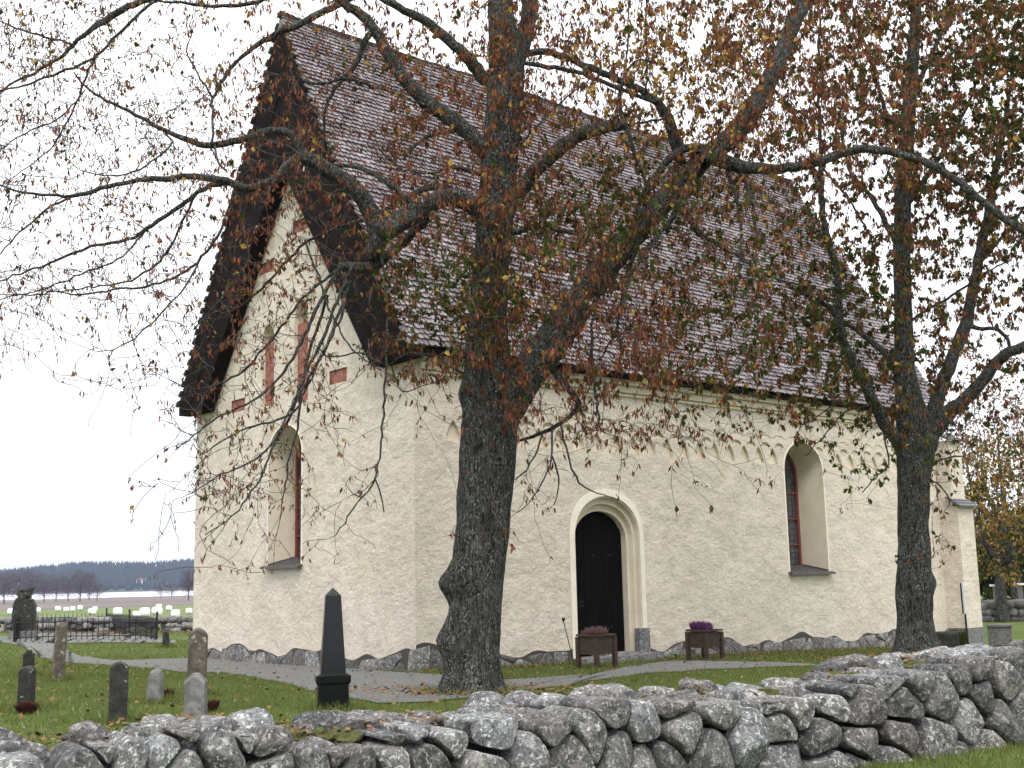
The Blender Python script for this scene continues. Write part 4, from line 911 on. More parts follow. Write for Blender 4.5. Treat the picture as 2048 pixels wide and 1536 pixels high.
 [(150, 90, 6), (90, 75, 6), (40, 60, 5), (0, 45, 4), (-40, 20, 3)],
 [(560, -80, 16), (480, -60, 14), (380, -40, 12)],
 [(650, -30, 12), (560, -10, 12), (500, 8, 12), (420, 14, 10), (370, 5, 8), (310, 0, 7), (230, -20, 4)],
 [(170, 180, 4), (120, 240, 4), (60, 260, 4), (0, 300, 3)],
 [(480, 410, 6), (490, 470, 6), (500, 520, 5), (440, 600, 4), (385, 660, 3)],
]
rowsA = [  # columns of 128 px from x=-256, rows from y=-384
 [0, 0, 0, 0, 1, 1, 2, 2, 3, 3, 3, 3, 3, 2, 2, 1, 0, 0],
 [1, 1, 1, 2, 2, 3, 3, 3, 3, 3, 3, 3, 3, 3, 2, 1, 1, 0],
 [2, 3, 3, 3, 3, 3, 4, 4, 4, 4, 5, 5, 4, 4, 3, 2, 1, 1],
 [3, 4, 6, 4, 3.5, 4.5, 4, 5, 6, 6, 6, 6, 7, 7, 5, 3, 2, 1],
 [3, 4, 6, 5, 5, 6, 4.5, 4.5, 6, 7, 5, 5, 6, 6, 5, 3, 2, 1],
 [2, 3, 4, 4, 4, 6, 5.5, 4, 5, 6, 5, 5, 5, 5, 3, 2, 1, 1],
 [1, 2, 2.5, 3.5, 3, 6, 6, 4.5, 6, 8, 7, 8, 6, 3, 1, 0, 0, 0],
 [1, 2, 3, 3, 2.5, 5, 5.5, 4, 7, 8, 6, 7, 6, 3, 1, 0, 0, 0],
 [0, .5, 1, 1, 2, 4, 3.5, 2, 5, 6, 4, 6.5, 6, 3, 1, 0, 0, 0],
 [0, 0, 0, .1, 1, 4, 4, 1, .7, 1, 3, 5.5, 4, .5, 0, 0, 0, 0],
 [0, 0, 0, 0, .5, 4, 3, .8, 0, .3, 1.6, .4, .3, .3, 0, 0, 0, 0],
 [0, 0, 0, 0, .15, 1.6, .8, .2, 0, .1, .1, 0, 0, 0, 0, 0, 0, 0],
]
bA = [(aty(893, 1168, YA - .12), .17, .20), (aty(893, 1280, YA - .15), .20, .14), (aty(915, 1200, YA - .36), .16, -.13), (aty(930, 790, YA), .16, .05), (aty(900, 1225, YA - .25), .08, .06)]
def kindA(x, y):
    g_ = .05 + .5 * gauss(x, y, 890, 590, 150, 110) + .35 * gauss(x, y, 1230, 420, 160, 120) + .25 * gauss(x, y, 1500, 520, 130, 150) + .2 * (x > 1350) * (y > 600)
    y_ = .035 + .25 * gauss(x, y, 1340, 150, 150, 160) + .03 * (y < 150)
    return np.clip(g_, 0, .7), y_
hA = hit(940, 1398)
make_tree('lime_tree', 'big old lime tree standing in front of the church corner, left of the two', aty(940, 1398, YA), trunkA, limbsA, [(q[0], q[1], q[2], q[3], q[4] * (2.5 if q[0] < 380 else (1.75 if q[0] > 1000 and q[1] < 800 else 1.2))) for q in gridof(rowsA, -256, -384)] + [(925, 560, 110, 150, 4, -.75), (930, 700, 120, 100, 2.5, -.75), (940, 380, 120, 180, 3.5, -.65), (1000, 800, 60, 60, 3, -.7), (985, 60, 90, 300, 5, -.6)], YA, 3,
          lambda x, y: 2.0 if x < 380 else ((3.9 if y < 560 else 2.9) if x < 760 else (8.0 if y < 800 else 3.0)), kindA, .070, 1.25, 25, bA)

# --- the second lime by the south-east corner
YB = 20.0
trunkB = [[(1835, 1330, 116, 0), (1834, 1308, 104, 0), (1832, 1280, 88, 0), (1829, 1230, 76, 0), (1828, 1175, 82, 0), (1828, 1100, 73, 0), (1826, 1040, 68, 0), (1828, 960, 72, 0), (1831, 900, 86, 0), (1830, 860, 86, 0), (1818, 800, 62, 0), (1808, 740, 48, 0), (1808, 680, 42, 0), (1806, 600, 40, 0), (1803, 500, 40, 0), (1806, 400, 38, 0), (1812, 300, 36, 0), (1820, 180, 32, 0), (1830, 60, 28, 0), (1835, -60, 22, 0), (1830, -250, 12, 0)]]
limbsB = [
 [(1842, 890, 48), (1858, 850, 42), (1874, 800, 36), (1895, 742, 32), (1915, 692, 30), (1935, 640, 28), (1945, 590, 27), (1955, 520, 24), (1975, 440, 22), (1985, 380, 20), (2000, 300, 16), (2020, 180, 12), (2030, 50, 8)],
 [(1845, 910, 48), (1866, 865, 42), (1892, 828, 37), (1930, 800, 33), (1960, 768, 30), (1985, 732, 27), (2012, 708, 25), (2060, 685, 22), (2150, 640, 15)],
 [(1935, 650, 14), (1965, 660, 12), (1990, 655, 12), (2010, 668, 11), (2022, 695, 10), (2000, 720, 8)],
 [(1815, 905, 36), (1795, 882, 32), (1770, 848, 30), (1745, 806, 28), (1731, 762, 26), (1710, 733, 24), (1690, 694, 22), (1679, 647, 20), (1676, 600, 18), (1678, 547, 18), (1665, 510, 17), (1650, 460, 16), (1642, 400, 15), (1642, 337, 14), (1640, 260, 12), (1635, 150, 9), (1640, 20, 6)],
 [(1679, 647, 13), (1665, 615, 13), (1630, 598, 12), (1600, 585, 10), (1570, 565, 7)],
 [(1800, 760, 20), (1785, 725, 18), (1765, 700, 16), (1741, 682, 15), (1717, 662, 13), (1680, 640, 11)],
 [(1825, 640, 10), (1845, 625, 9), (1881, 606, 9), (1920, 580, 8), (1960, 550, 6), (2020, 520, 5)],
 [(1690, 800, 6), (1658, 814, 5), (1630, 838, 4), (1600, 856, 3)],
 [(1745, 810, 6), (1690, 820, 5), (1650, 870, 4), (1610, 912, 3)],
 [(1868, 925, 7), (1895, 915, 6), (1930, 912, 4)],
 [(1800, 500, 16), (1770, 440, 14), (1740, 390, 12), (1700, 350, 9), (1680, 250, 7)],
 [(1806, 420, 16), (1850, 360, 14), (1900, 280, 12), (1940, 200, 10), (1980, 80, 7)],
 [(1812, 300, 14), (1770, 220, 12), (1740, 120, 10), (1700, 0, 7)],
 [(1820, 200, 13), (1860, 120, 12), (1900, 20, 9), (1940, -80, 6)],
 [(1760, 830, 7), (1770, 880, 6), (1780, 930, 5), (1740, 965, 4), (1725, 985, 2.5)],
 [(1850, 960, 6), (1880, 965, 5), (1900, 1000, 4)],
 [(1955, 530, 12), (2000, 480, 10), (2060, 400, 8)],
 [(1705, 725, 8), (1650, 700, 7), (1590, 690, 5), (1530, 685, 3)],
 [(1640, 330, 8), (1700, 400, 7), (1740, 470, 6), (1760, 540, 4)],
]
rowsB = [  # columns from x=1408
 [1, 2, 3, 3, 3, 3, 3], [2, 3, 4, 5, 5, 4, 3],
 [3, 5, 6, 8, 9, 8, 4],
 [2, 4, 6, 8, 9, 8, 4],
 [1.5, 3, 5, 7, 8, 8, 4],
 [1.5, 4, 5, 5, 6, 6, 3],
 [1.5, 4, 6, 4.5, 4, 4.5, 2],
 [1.5, 5, 6, 3.5, 2, 4.5, 3],
 [1.5, 3, 3.5, 3, 2, 4, 3],
 [0, .3, 1.2, 1.6, .5, .5, .5],
 [0, 0, 0, .5, .1, 0, 0]]
def kindB(x, y):
    g_ = .22 + .30 * gauss(x, y, 2040, 160, 200, 220) + .35 * gauss(x, y, 1690, 660, 130, 160) + .7 * gauss(x, y, 1800, 960, 130, 70)
    return np.clip(g_, 0, .95), .04 + 0 * x
bB = [(aty(1790, 1200, YB - .1), .12, .05), (aty(1868, 1165, YB - .1), .14, .06), (aty(1865, 1300, YB - .1), .2, .06)]
make_tree('lime_tree', 'second lime tree, dark trunk near the buttress at the right of the church', aty(1835, 1326, YB), trunkB, limbsB, gridof(rowsB, 1408, -256), YB, 5,
          lambda x, y: (18 if x > 1700 and y < 450 else 15) if y < 850 else 6.0, kindB, .082, 1.8, 36, bB, wk=.84, lk=.82)

# --- smaller background trees
def far_tree(name, label, base, h, r, leafmats, seed, nt=220, lpt=14, lsize=.12, cat='tree', group=None, bare=False, cz=.62, trunk_r=.22, rz=.42):
    rng = np.random.default_rng(seed); root = empty(name, base); tag(root, label, cat, group)
    tb = MB(); H = h; fork = h * .28
    P = np.array([[0, 0, -.3], [0, 0, fork * .5], [rng.normal(0, .1), rng.normal(0, .1), fork]]); Q, R = resample(P, [trunk_r * 1.3, trunk_r, trunk_r * .8], h * .03); tb.tube(Q, R, 9)
    nodes = [Q[len(Q) // 2:]]
    for i in range(7):
        a = i * 2 * math.pi / 7 + rng.normal(0, .3); e = rng.uniform(.35, .9); L2 = h * .5
        E_ = Q[-1] + np.array([math.cos(a) * r * .7 * (1.2 - e), math.sin(a) * r * .7 * (1.2 - e), L2 * e]); mid = (Q[-1] + E_) / 2 + np.array([math.cos(a), math.sin(a), -.2]) * r * .15
        q, rr_ = resample([Q[-1], mid, E_], [trunk_r * .6, trunk_r * .35, trunk_r * .1], h * .04); tb.tube(q, rr_, 6); nodes.append(q)
    tb.build('trunk', MBARK, root, True)
    N = np.concatenate(nodes); T = rng.normal(size=(nt, 3)); T /= np.linalg.norm(T, axis=1)[:, None]; T *= (rng.random(nt) ** .45)[:, None]; T = T * np.array([r, r, h * rz]) + np.array([0, 0, h * cz])
    cw = MB(); LP = []
    nodes_ = N
    for t in sorted(T, key=lambda t: np.min(np.linalg.norm(N - t, axis=1))):
        j = int(np.argmin(np.linalg.norm(nodes_ - t, axis=1))); a = nodes_[j]; m_ = (a + t) / 2 + np.array([0, 0, .1 * np.linalg.norm(t - a)]); cw.tube([a, m_, t], [h * .0022, h * .0017, h * .001], 3, cap=False); nodes_ = np.vstack([nodes_, [m_], [t]])
        LP.append(m_ + (t - m_) * rng.random((lpt, 1)) ** .5 + rng.normal(0, h * .018, (lpt, 3)))
    cr = cw.build('branches', MTWIG, root)
    LP = np.concatenate(LP)
    part = rng.integers(0, len(leafmats), len(LP))
    for i, (nm, mm) in enumerate(leafmats):
        V, Fq = leaves(LP[part == i], lsize, .8, .9, rng); npmesh(nm, V, Fq, mm, root)
    return root
MOR = island_ramp('orange_leaf', [(.16, .12, .03), (.25, .15, .04), (.12, .13, .03), (.2, .09, .04)])
def gp(px_, Y): p = aty(px_, 1200, Y); return (p[0], p[1], tz(p[0], p[1]))
def gpl(px_, Y, **k): return gp(px_, Y)
far_tree('autumn_tree', 'small autumn tree with yellow-green leaves behind the buttress, at right edge', gp(2003, 46), 7.6, 2.9, [('leaves', MOR), ('green_leaves', MGREEN), ('yellow_leaves', MYEL)], 21, 380, 13, .13, trunk_r=.2, cz=.60, rz=.42)
far_tree('autumn_tree', 'taller reddish brown tree behind the small yellow-green autumn tree', gp(2035, 58), 12.5, 4.6, [('leaves', MBROWN), ('bronze_leaves', MOR)], 22, 330, 9, .15, trunk_r=.26, cz=.60, rz=.42)
far_tree('evergreen_bush', 'dark green bush behind the rubble wall at the right edge', gp(2010, 64), 5.0, 5.5, [('leaves', MGREEN)], 23, 420, 20, .2, 'bush', trunk_r=.1, cz=.5, rz=.5)
far_tree('evergreen_bush', 'dense green bush just right of the buttress foot, beyond the wall', gp(1975, 60), 4.2, 3.6, [('leaves', MGREEN)], 24, 320, 20, .18, 'bush', trunk_r=.1, cz=.5, rz=.5)
far_tree('evergreen_bush', 'broad dark bush out by the right of the gate posts', gp(2085, 62), 5.5, 6, [('leaves', MGREEN), ('bronze_leaves', MOR)], 25, 420, 18, .2, 'bush', trunk_r=.1, cz=.5, rz=.5)
# bare lakeside trees
MBARE = island_ramp('bare_twig', [(.09, .06, .055), (.13, .09, .08), (.07, .05, .05)], trans=0)
def bare(px_, Yd, h, r, label, seed):
    p = aty(px_, 1200, Yd); rng = np.random.default_rng(seed); base = np.array([p[0], p[1], tz(p[0], p[1])])
    root = empty('bare_tree', base); tag(root, label, 'tree', 'bare trees on the lake shore')
    m = MB(); m.tube([(0, 0, -1), (0, 0, h * .3), (.3, 0, h * .75)], [h * .02, h * .016, h * .006], 6)
    for i in range(26):
        a = rng.uniform(0, 6.28); z0 = h * rng.uniform(.15, .7); e = rng.uniform(.4, 1); m.tube([(0, 0, z0), (math.cos(a) * r * e * .5, math.sin(a) * r * e * .5, z0 + h * .13), (math.cos(a) * r * e, math.sin(a) * r * e, min(h, z0 + h * .32))], [h * .008, h * .005, h * .002], 3)
    m.build('trunk', MBARE, root)
    n = 1500; T = rng.normal(size=(n, 3)); T /= np.linalg.norm(T, axis=1)[:, None]; T *= (rng.random(n) ** .4)[:, None]; T = T * np.array([r, r, h * .46]) + np.array([0, 0, h * .54])
    V, Fq = leaves(T + [0, 0, .5], h * .05, .22, .8, rng); npmesh('crown', V, Fq, MBARE, root)
bl = [(8, 470, 13, 5, 'bare tree at the extreme left of the lake shore'), (36, 520, 15, 6, 'bare tree just left of the big dark monument'), (62, 560, 16, 6, 'bare tree just right of the dark monument top'), (88, 540, 13, 6, 'second bare tree right of the dark monument'),
      (112, 600, 14, 6, 'bare tree above the middle of the spiked fence'), (136, 560, 13, 5, 'bare tree above the trio of white bales'), (160, 520, 14, 4.5, 'bare tree above the fourth small bale'), (178, 640, 15, 4, 'slim bare tree at left end of the open lake water'), (194, 540, 9, 4, 'low bare shrubby tree at left end of the open water'),
      (322, 620, 8, 5, 'low bare bush on the shore, middle of the open water'), (343, 600, 7, 4, 'low bare bush right of another, before the open water'), (377, 420, 11, 3.2, 'tall bare tree touching the left edge of the church wall')]
for i, b in enumerate(bl): bare(b[0], b[1], b[2], b[3], b[4], 40 + i)

# ================================================================ FIELD: wrapped bales, farmhouse
def bale(px_, py, size_px, label):
    # distance from apparent size of a 1.25 m bale, ground height from the terrain
    best = None
    for Yd in np.linspace(60, 268, 400):
        p = aty(px_, py, Yd); dz = p[2] - tz(p[0], p[1])
        if best is None or abs(dz) < best[0]: best = (abs(dz), Yd)
    Yd = best[1]; p = aty(px_, py, Yd); z = tz(p[0], p[1]); r = size_px * .5 * Yd / F
    m = MB(); n = 20; a0 = random.uniform(-.5, .5); L2 = r * .95; cs, sn = math.cos(a0), math.sin(a0); V = []
    for (x, k) in ((-1, .0), (-1, .80), (-.9, .97), (-.4, 1.), (.4, 1.01), (.9, .97), (1, .8), (1, 0.)):
        for j in range(n):
            t = 2 * math.pi * j / n; yy, zz = k * r * math.cos(t), max(k * r * math.sin(t), -r * .93); V.append((x * L2 * cs - yy * sn, x * L2 * sn + yy * cs, zz + r * .9))
    m.add(V, [(i * n + j, i * n + (j + 1) % n, (i + 1) * n + (j + 1) % n, (i + 1) * n + j) for i in range(7) for j in range(n)])
    ob = m.build('hay_bale', MBALE, None, True); ob.location = (p[0], p[1], z); tag(ob, label, 'hay bale', 'white wrapped bales in the field')
B = [(23, 1230, 14, 'white wrapped bale just left of the big dark monument'), (75, 1226, 11, 'white bale just right of the big dark monument'), (116, 1223, 11, 'leftmost of the four small white bales standing in a row'), (132, 1224, 10, 'second from left of the four small white bales in a row'),
     (145, 1223, 10, 'third from left of the four small white bales in a row'), (160, 1221, 10, 'rightmost of the four small white bales in a row'), (184, 1229, 13, 'white bale overlapping a smaller one behind it, before the spiked fence corner'), (190, 1222, 9, 'small white bale peeking from behind a larger bale'),
     (235, 1232, 17, 'large white bale alone in the field between the tall fence posts'), (273, 1236, 14, 'white bale half hidden by the far stone wall, beside a wider bale'), (289, 1234, 19, 'widest white bale, right of the half hidden one'), (314, 1230, 17, 'large white bale straight above the small broken gravestone'),
     (318, 1218, 10, 'small far white bale directly behind a large one'), (338, 1221, 10, 'small far white bale, second from right in the back line'), (351, 1235, 16, 'white bale just above the far stone wall, near the church'), (378, 1228, 12, 'rightmost white bale, by the church wall corner')]
for b in B: bale(*b)
fp = aty(283, 1165, 1690); fh = empty('farmhouse', (fp[0], fp[1], tz(fp[0], fp[1]) + 1)); tag(fh, 'tiny far farmhouse with red roof and white gable on the hillside', 'house')
m = MB(); m.box((0, 0, 3), (6, 4, 3)); m.build('wall', MWHITE, fh)
m = MB(); m.add([(-6.5, -4.6, 5.9), (6.5, -4.6, 5.9), (6.5, 4.6, 5.9), (-6.5, 4.6, 5.9), (-6.5, 0, 9.5), (6.5, 0, 9.5)], [(0, 1, 5, 4), (2, 3, 4, 5), (0, 4, 3), (1, 2, 5), (3, 2, 1, 0)]); m.build('roof', MRED, fh)

# ================================================================ CHURCHYARD OBJECTS
def stone(name, label, cat, xc, yb, ytop, w_px, mt, shape='round', thick=.12, rz=0, lean=0, parts=None, group='gravestones in the churchyard grass'):
    p = hit(xc, yb); Yd = p[1]; W2 = w_px * .5 * Yd / F; H = (yb - ytop) * Yd / F * 1.01
    m = MB(); n = 14
    if shape == 'round': P = [(-W2, -.25), (W2, -.25)] + [(W2 * math.cos(t), H - W2 * .8 + W2 * .8 * math.sin(t)) for t in np.linspace(0, math.pi, n)]
    elif shape == 'point': P = [(-W2, -.25), (W2, -.25), (W2 * .92, H * .84), (W2 * .2, H), (-W2 * .3, H * .99), (-W2 * .96, H * .86)]
    elif shape == 'taper': P = [(-W2, -.25), (W2, -.25), (W2 * .8, H * .7), (W2 * .55, H * .95), (0, H), (-W2 * .5, H * .96), (-W2 * .85, H * .72)]
    elif shape == 'flat': P = [(-W2, -.25), (W2, -.25), (W2, H), (-W2, H)]
    elif shape == 'step': P = [(-W2, -.25), (W2, -.25), (W2, H * .86), (W2 * .62, H * .9), (W2 * .5, H), (-W2 * .5, H), (-W2 * .62, H * .9), (-W2, H * .86)]
    # rows of rounded section so the stone has body
    P = np.array(P); rings = []; c = P.mean(0); V = []; K = len(P)
    for (s_, t_) in ((.90, -1), (1, -.8), (1.02, 0), (1, .8), (.90, 1)):
        for q in P:
            u = c[0] + (q[0] - c[0]) * s_; v = c[1] + (q[1] - c[1]) * (s_ if q[1] > 0 else 1); nn = mnoise.noise(Vector((u * 7 + xc, v * 7, t_))) * .015
            V.append((u + nn, t_ * thick + nn, v + nn))
    m.add(V, [(i * K + j, i * K + (j + 1) % K, (i + 1) * K + (j + 1) % K, (i + 1) * K + j) for i in range(4) for j in range(K)] + [tuple(range(K))[::-1], tuple(range(4 * K, 5 * K))])
    ob = m.build(name, mt, None); ob.location = tuple(p); ob.rotation_euler = (0, lean, rz); tag(ob, label, cat, group); return ob, p, W2, H
stone('gravestone', 'short dark gravestone with rounded top close behind the wall, lower left', 'gravestone', 235, 1446, 1331, 33, MGR2, 'round', .10, .3)
stone('gravestone', 'dark rounded gravestone furthest to the left behind the wall', 'gravestone', 50, 1420, 1339, 26, MGR2, 'round', .09, .2)
stone('gravestone', 'tall thick brown gravestone with split rounded top, behind the pale grey one', 'gravestone', 392, 1392, 1265, 37, MGR1, 'round', .15, .25, .02)
stone('gravestone', 'pale grey pointed gravestone standing in front of the tall brown one', 'gravestone', 391, 1446, 1353, 41, MGR3, 'point', .11, .15)
stone('gravestone', 'small grey tapered gravestone with red flowers at its right side', 'gravestone', 310, 1405, 1343, 34, MGR3, 'taper', .12, .2)
stone('gravestone', 'slender pale gravestone leaning right beside the gravel path at left', 'gravestone', 116, 1362, 1252, 22, MGR1, 'flat', .10, .4, .035)
stone('gravestone', 'small notched grey gravestone behind the leftmost dark one', 'gravestone', 56, 1352, 1303, 20, MGR2, 'step', .09, .3)
stone('gravestone', 'small dark worn gravestone on the grass at the fence corner', 'gravestone', 331, 1294, 1262, 14, MGR2, 'taper', .12, .3)
o_, p_, W_, H_ = stone('gravestone', 'pale grey box shaped gravestone behind the right end of the wall', 'gravestone', 2003, 1300, 1255, 44, MGR3, 'flat', .10, -.4)
m = MB(); m.box((0, 0, H_ + .02), (W_ * 1.08, .14, .025)); q = m.build('cap', MGR3, o_)
m = MB(); m.box((.02, -.105, H_ * .5), (W_ * .55, .012, H_ * .28)); m.build('plaque', MGR3, o_)
stone('gravestone', 'low broad dark gravestone right beside the second tree trunk', 'gravestone', 1896, 1312, 1266, 44, MGR2, 'flat', .14, -.3)
# dark monument with rugged top behind the spiked fence
mon = empty('grave_monument', gp(50, 34.2), .25); tag(mon, 'big dark stone monument with a bird-like top behind the spiked fence', 'monument'); s_ = 34.2 / F
m = MB(); m.box((0, 0, .10), (24 * s_, .3, .13)); m.build('base', MGR3, mon)
m = MB(); m.prism([(-22 * s_, .2), (22 * s_, .2), (20 * s_, .95), (14 * s_, 1.12), (-15 * s_, 1.15), (-20 * s_, .95)], lambda u, v, t: (u, -.22 + .44 * t, v)); m.build('slab', MGR2, mon)
m = MB(); blob(m, (-.02, 0, 1.24), 15 * s_, .16, .17, 0, .35, 12, 8)
m.prism([(-.22, 1.26), (.0, 1.36), (.27, 1.47), (.24, 1.38), (.06, 1.24)], lambda u, v, t: (u, -.06 + .12 * t, v)); m.build('top_sculpture', MGR2, mon)
# obelisk
p = hit(665, 1419); Yd = p[1]; s_ = Yd / F; ob = empty('obelisk', p, .22); tag(ob, 'polished black granite obelisk on a square pedestal beside the gravel path', 'obelisk')
def frus(mb, z0, w0, z1, w1):
    mb.add([(x * w0, y * w0, z0) for x, y in ((-1, -1), (1, -1), (1, 1), (-1, 1))] + [(x * w1, y * w1, z1) for x, y in ((-1, -1), (1, -1), (1, 1), (-1, 1))], [(3, 2, 1, 0), (4, 5, 6, 7), (0, 1, 5, 4), (1, 2, 6, 5), (2, 3, 7, 6), (3, 0, 4, 7)])
m = MB(); frus(m, -.15, 30 * s_, 49 * s_, 29 * s_); m.build('pedestal', MDSTONE, ob)
m = MB(); frus(m, 49 * s_, 29.5 * s_, 53 * s_, 33 * s_); frus(m, 53 * s_, 33 * s_, 66 * s_, 33 * s_); frus(m, 66 * s_, 33 * s_, 70 * s_, 26 * s_); m.build('collar', MDSTONE, ob)
m = MB(); frus(m, 69 * s_, 24 * s_, 218 * s_, 15 * s_); frus(m, 218 * s_, 15 * s_, 233 * s_, .4 * s_); m.build('shaft', MDSTONE, ob)
# heather and flowers
def tuft(mb, c, r, h, n, rng):
    for i in range(n):
        a = rng.uniform(0, 6.28); d = r * rng.random() ** .5; b = np.array([c[0] + math.cos(a) * d * .6, c[1] + math.sin(a) * d * .6, c[2]]); t = np.array([c[0] + math.cos(a) * d * 1.3, c[1] + math.sin(a) * d * 1.3, c[2] + h * rng.uniform(.6, 1.1)])
        w = .008 * rng.uniform(.7, 1.6); s = np.array([math.cos(a + 1.57), math.sin(a + 1.57), 0]) * w
        mb.add([b - s, b + s, (b + t) / 2 + s * 1.6, t, (b + t) / 2 - s * 1.6], [(0, 1, 2, 3, 4)])
rng = np.random.default_rng(9)
for (x, y, lb, r) in ((333, 1400, 'small clump of dark red flowers beside the grey tapered gravestone', .09), (424, 1424, 'clump of dark red flowers beside the pale pointed gravestone', .09), (52, 1428, 'clump of red flowers at the foot of the leftmost dark gravestone', .13)):
    m = MB(); tuft(m, (0, 0, 0), r * .8, .12, 110, rng); o2 = m.build('flower_clump', MFLRED); o2.location = tuple(hit(x, y)); tag(o2, lb, 'flowers')
m = MB(); tuft(m, (0, 0, 0), .16, .42, 500, rng)
for _ in range(40): blob(m, (rng.normal(0, .10), rng.normal(0, .10), rng.uniform(.05, .38)), .035, .03, .012, rng.uniform(0, 3), .4, 6, 4)
o2 = m.build('shrub', MGREEN); o2.location = tuple(hit(1916, 1308)); tag(o2, 'small leafy green shrub between the low dark gravestone and the pole', 'shrub')
# planters by the door
def planter(xc, yb, w_px, h_px, label, hl, hm, hs):
    p = hit(xc, yb); Yd = p[1]; side = w_px * Yd / F / 1.414; H = h_px * Yd / F; r = side / 2
    ob = empty('flower_box', p, math.radians(90) - AZ); tag(ob, label, 'flower box', 'wooden flower boxes by the church wall')
    zb = H * .42
    b = MB()
    for (ax, s) in ((0, -1), (0, 1), (1, -1), (1, 1)):
        for j in range(6):
            u = -r + (j + .5) * side / 6; hw = side / 12 - .003
            if ax == 0: b.box((s * r * .93, u, (zb + H) / 2 - .01), (.012, hw, (H - zb) / 2 - .02))
            else: b.box((u, s * r * .93, (zb + H) / 2 - .01), (hw, .012, (H - zb) / 2 - .02))
    b.box((0, 0, H - .10), (r * .9, r * .9, .02)); b.build('box', MPLANT, ob)
    rm = MB()
    for s in (-1, 1): rm.box((s * r * .95, 0, H), (.035, r * 1.03, .018)); rm.box((0, s * r * .95, H + .002), (r * .9, .035, .018))
    rm.build('rim', MPLANT, ob)
    for sx in (-1, 1):
        for sy in (-1, 1):
            l = MB(); l.box((sx * (r - .01), sy * (r - .01), (H - .03) / 2 - .02), (.036, .036, (H - .03) / 2 + .02)); l.build('leg', MPLANT, ob)
    m = MB()
    for i in range(12): tuft(m, (rng.uniform(-r, r) * .75, rng.uniform(-r, r) * .75, H - .03), .12, hs * rng.uniform(.7, 1.15), 75, rng)
    pl = m.build('heather', hm); pl.location = tuple(p); pl.rotation_euler = ob.rotation_euler; tag(pl, hl, 'plant', 'heather growing in the flower boxes')
planter(1194, 1337, 74, 64, 'dark wooden flower box on legs in front of the black church door', 'faded pinkish heather in the flower box before the door', MHEATP, .17)
planter(1411, 1321, 68, 58, 'dark wooden flower box on legs against the wall right of the door', 'purple heather in the flower box right of the door', MHEATH, .20)
# torch stake leaning by the planter and marker pole near the buttress
a = hit(1152, 1333); b = aty(1127, 1243, a[1] + .1); m = MB(); rt_ = empty('garden_torch', a); tag(rt_, 'thin leaning torch stake with small cup, left of the flower box', 'torch')
m.tube([a - a + (0, 0, -.1), b - a], [.011, .010], 6); m.build('stake', MIRON, rt_)
m = MB(); d = b - a; m.tube([d, d + (0, 0, .03), d + (0, 0, .07)], [.012, .034, .036], 10); m.build('cup', MIRON, rt_)
a = hit(1937, 1303); b = aty(1925, 1166, a[1] - .1); ab = b - a; rt_ = empty('marker_pole', a); tag(rt_, 'leaning black pole with white upper half beside the buttress', 'pole')
m = MB(); m.tube([(0, 0, -.1), ab * .55], [.020, .020], 8); m.build('lower_pole', MIRON, rt_)
m = MB(); m.tube([ab * .55, ab], [.026, .026], 8); m.build('white_sleeve', MWHITE, rt_); m = MB(); m.tube([ab * .55 + (-.035, .02, 0), ab + (-.035, .02, 0)], [.014, .014], 6); m.build('black_backing', MIRON, rt_)
for (x, y, t, lb) in ((1993, 1206, 46, 'short white-capped gate post behind the churchyard wall'), (2042, 1200, 50, 'white-capped gate post at the extreme right')):
    g0 = gp(x, 47 if x < 2010 else 49); r0 = empty('gate_post', g0); tag(r0, lb, 'gate post'); m = MB(); m.box((0, 0, .65), (.08, .08, .7)); m.build('post', MGR3, r0); m = MB(); m.box((0, 0, 1.38), (.17, .17, .04)); m.build('cap', MWHITE, r0)

# spiked iron fence round a grave plot
cA, cB, cC, cD = hit(28, 1284), hit(313, 1280), hit(212, 1263), hit(66, 1267)
fz = empty('iron_fence', cA); tag(fz, 'black spiked iron fence round the grave plot at far left', 'fence'); corners = [cA, cB, cC, cD]
for i in range(4):
    P0, P1 = corners[i], corners[(i + 1) % 4]; L2 = np.linalg.norm((P1 - P0)[:2]); m = MB(); n = int(L2 / .14)
    for j in range(n + 1):
        q = P0 + (P1 - P0) * j / n; z = tz(q[0], q[1]); h = .58; o2 = np.array([q[0], q[1], z]) - cA
        m.tube([o2, o2 + (0, 0, h), o2 + (0, 0, h + .06)], [.011, .011, .002], 4)
    for h in (.12, .50):
        Q = [np.array([*(P0 + (P1 - P0) * t)[:2], tz(*(P0 + (P1 - P0) * t)[:2]) + h]) - cA for t in np.linspace(0, 1, 12)]; m.tube(Q, [.012] * 12, 4)
    m.build('railing', MIRON, fz)
    for t in ((0, .5) if L2 > 4 else (0,)):
        q = P0 + (P1 - P0) * t; o2 = np.array([q[0], q[1], tz(q[0], q[1])]) - cA; m = MB(); m.tube([o2, o2 + (0, 0, .72), o2 + (0, 0, .74), o2 + (0, 0, .80)], [.028, .026, .04, .01], 6); m.build('post', MIRON, fz)

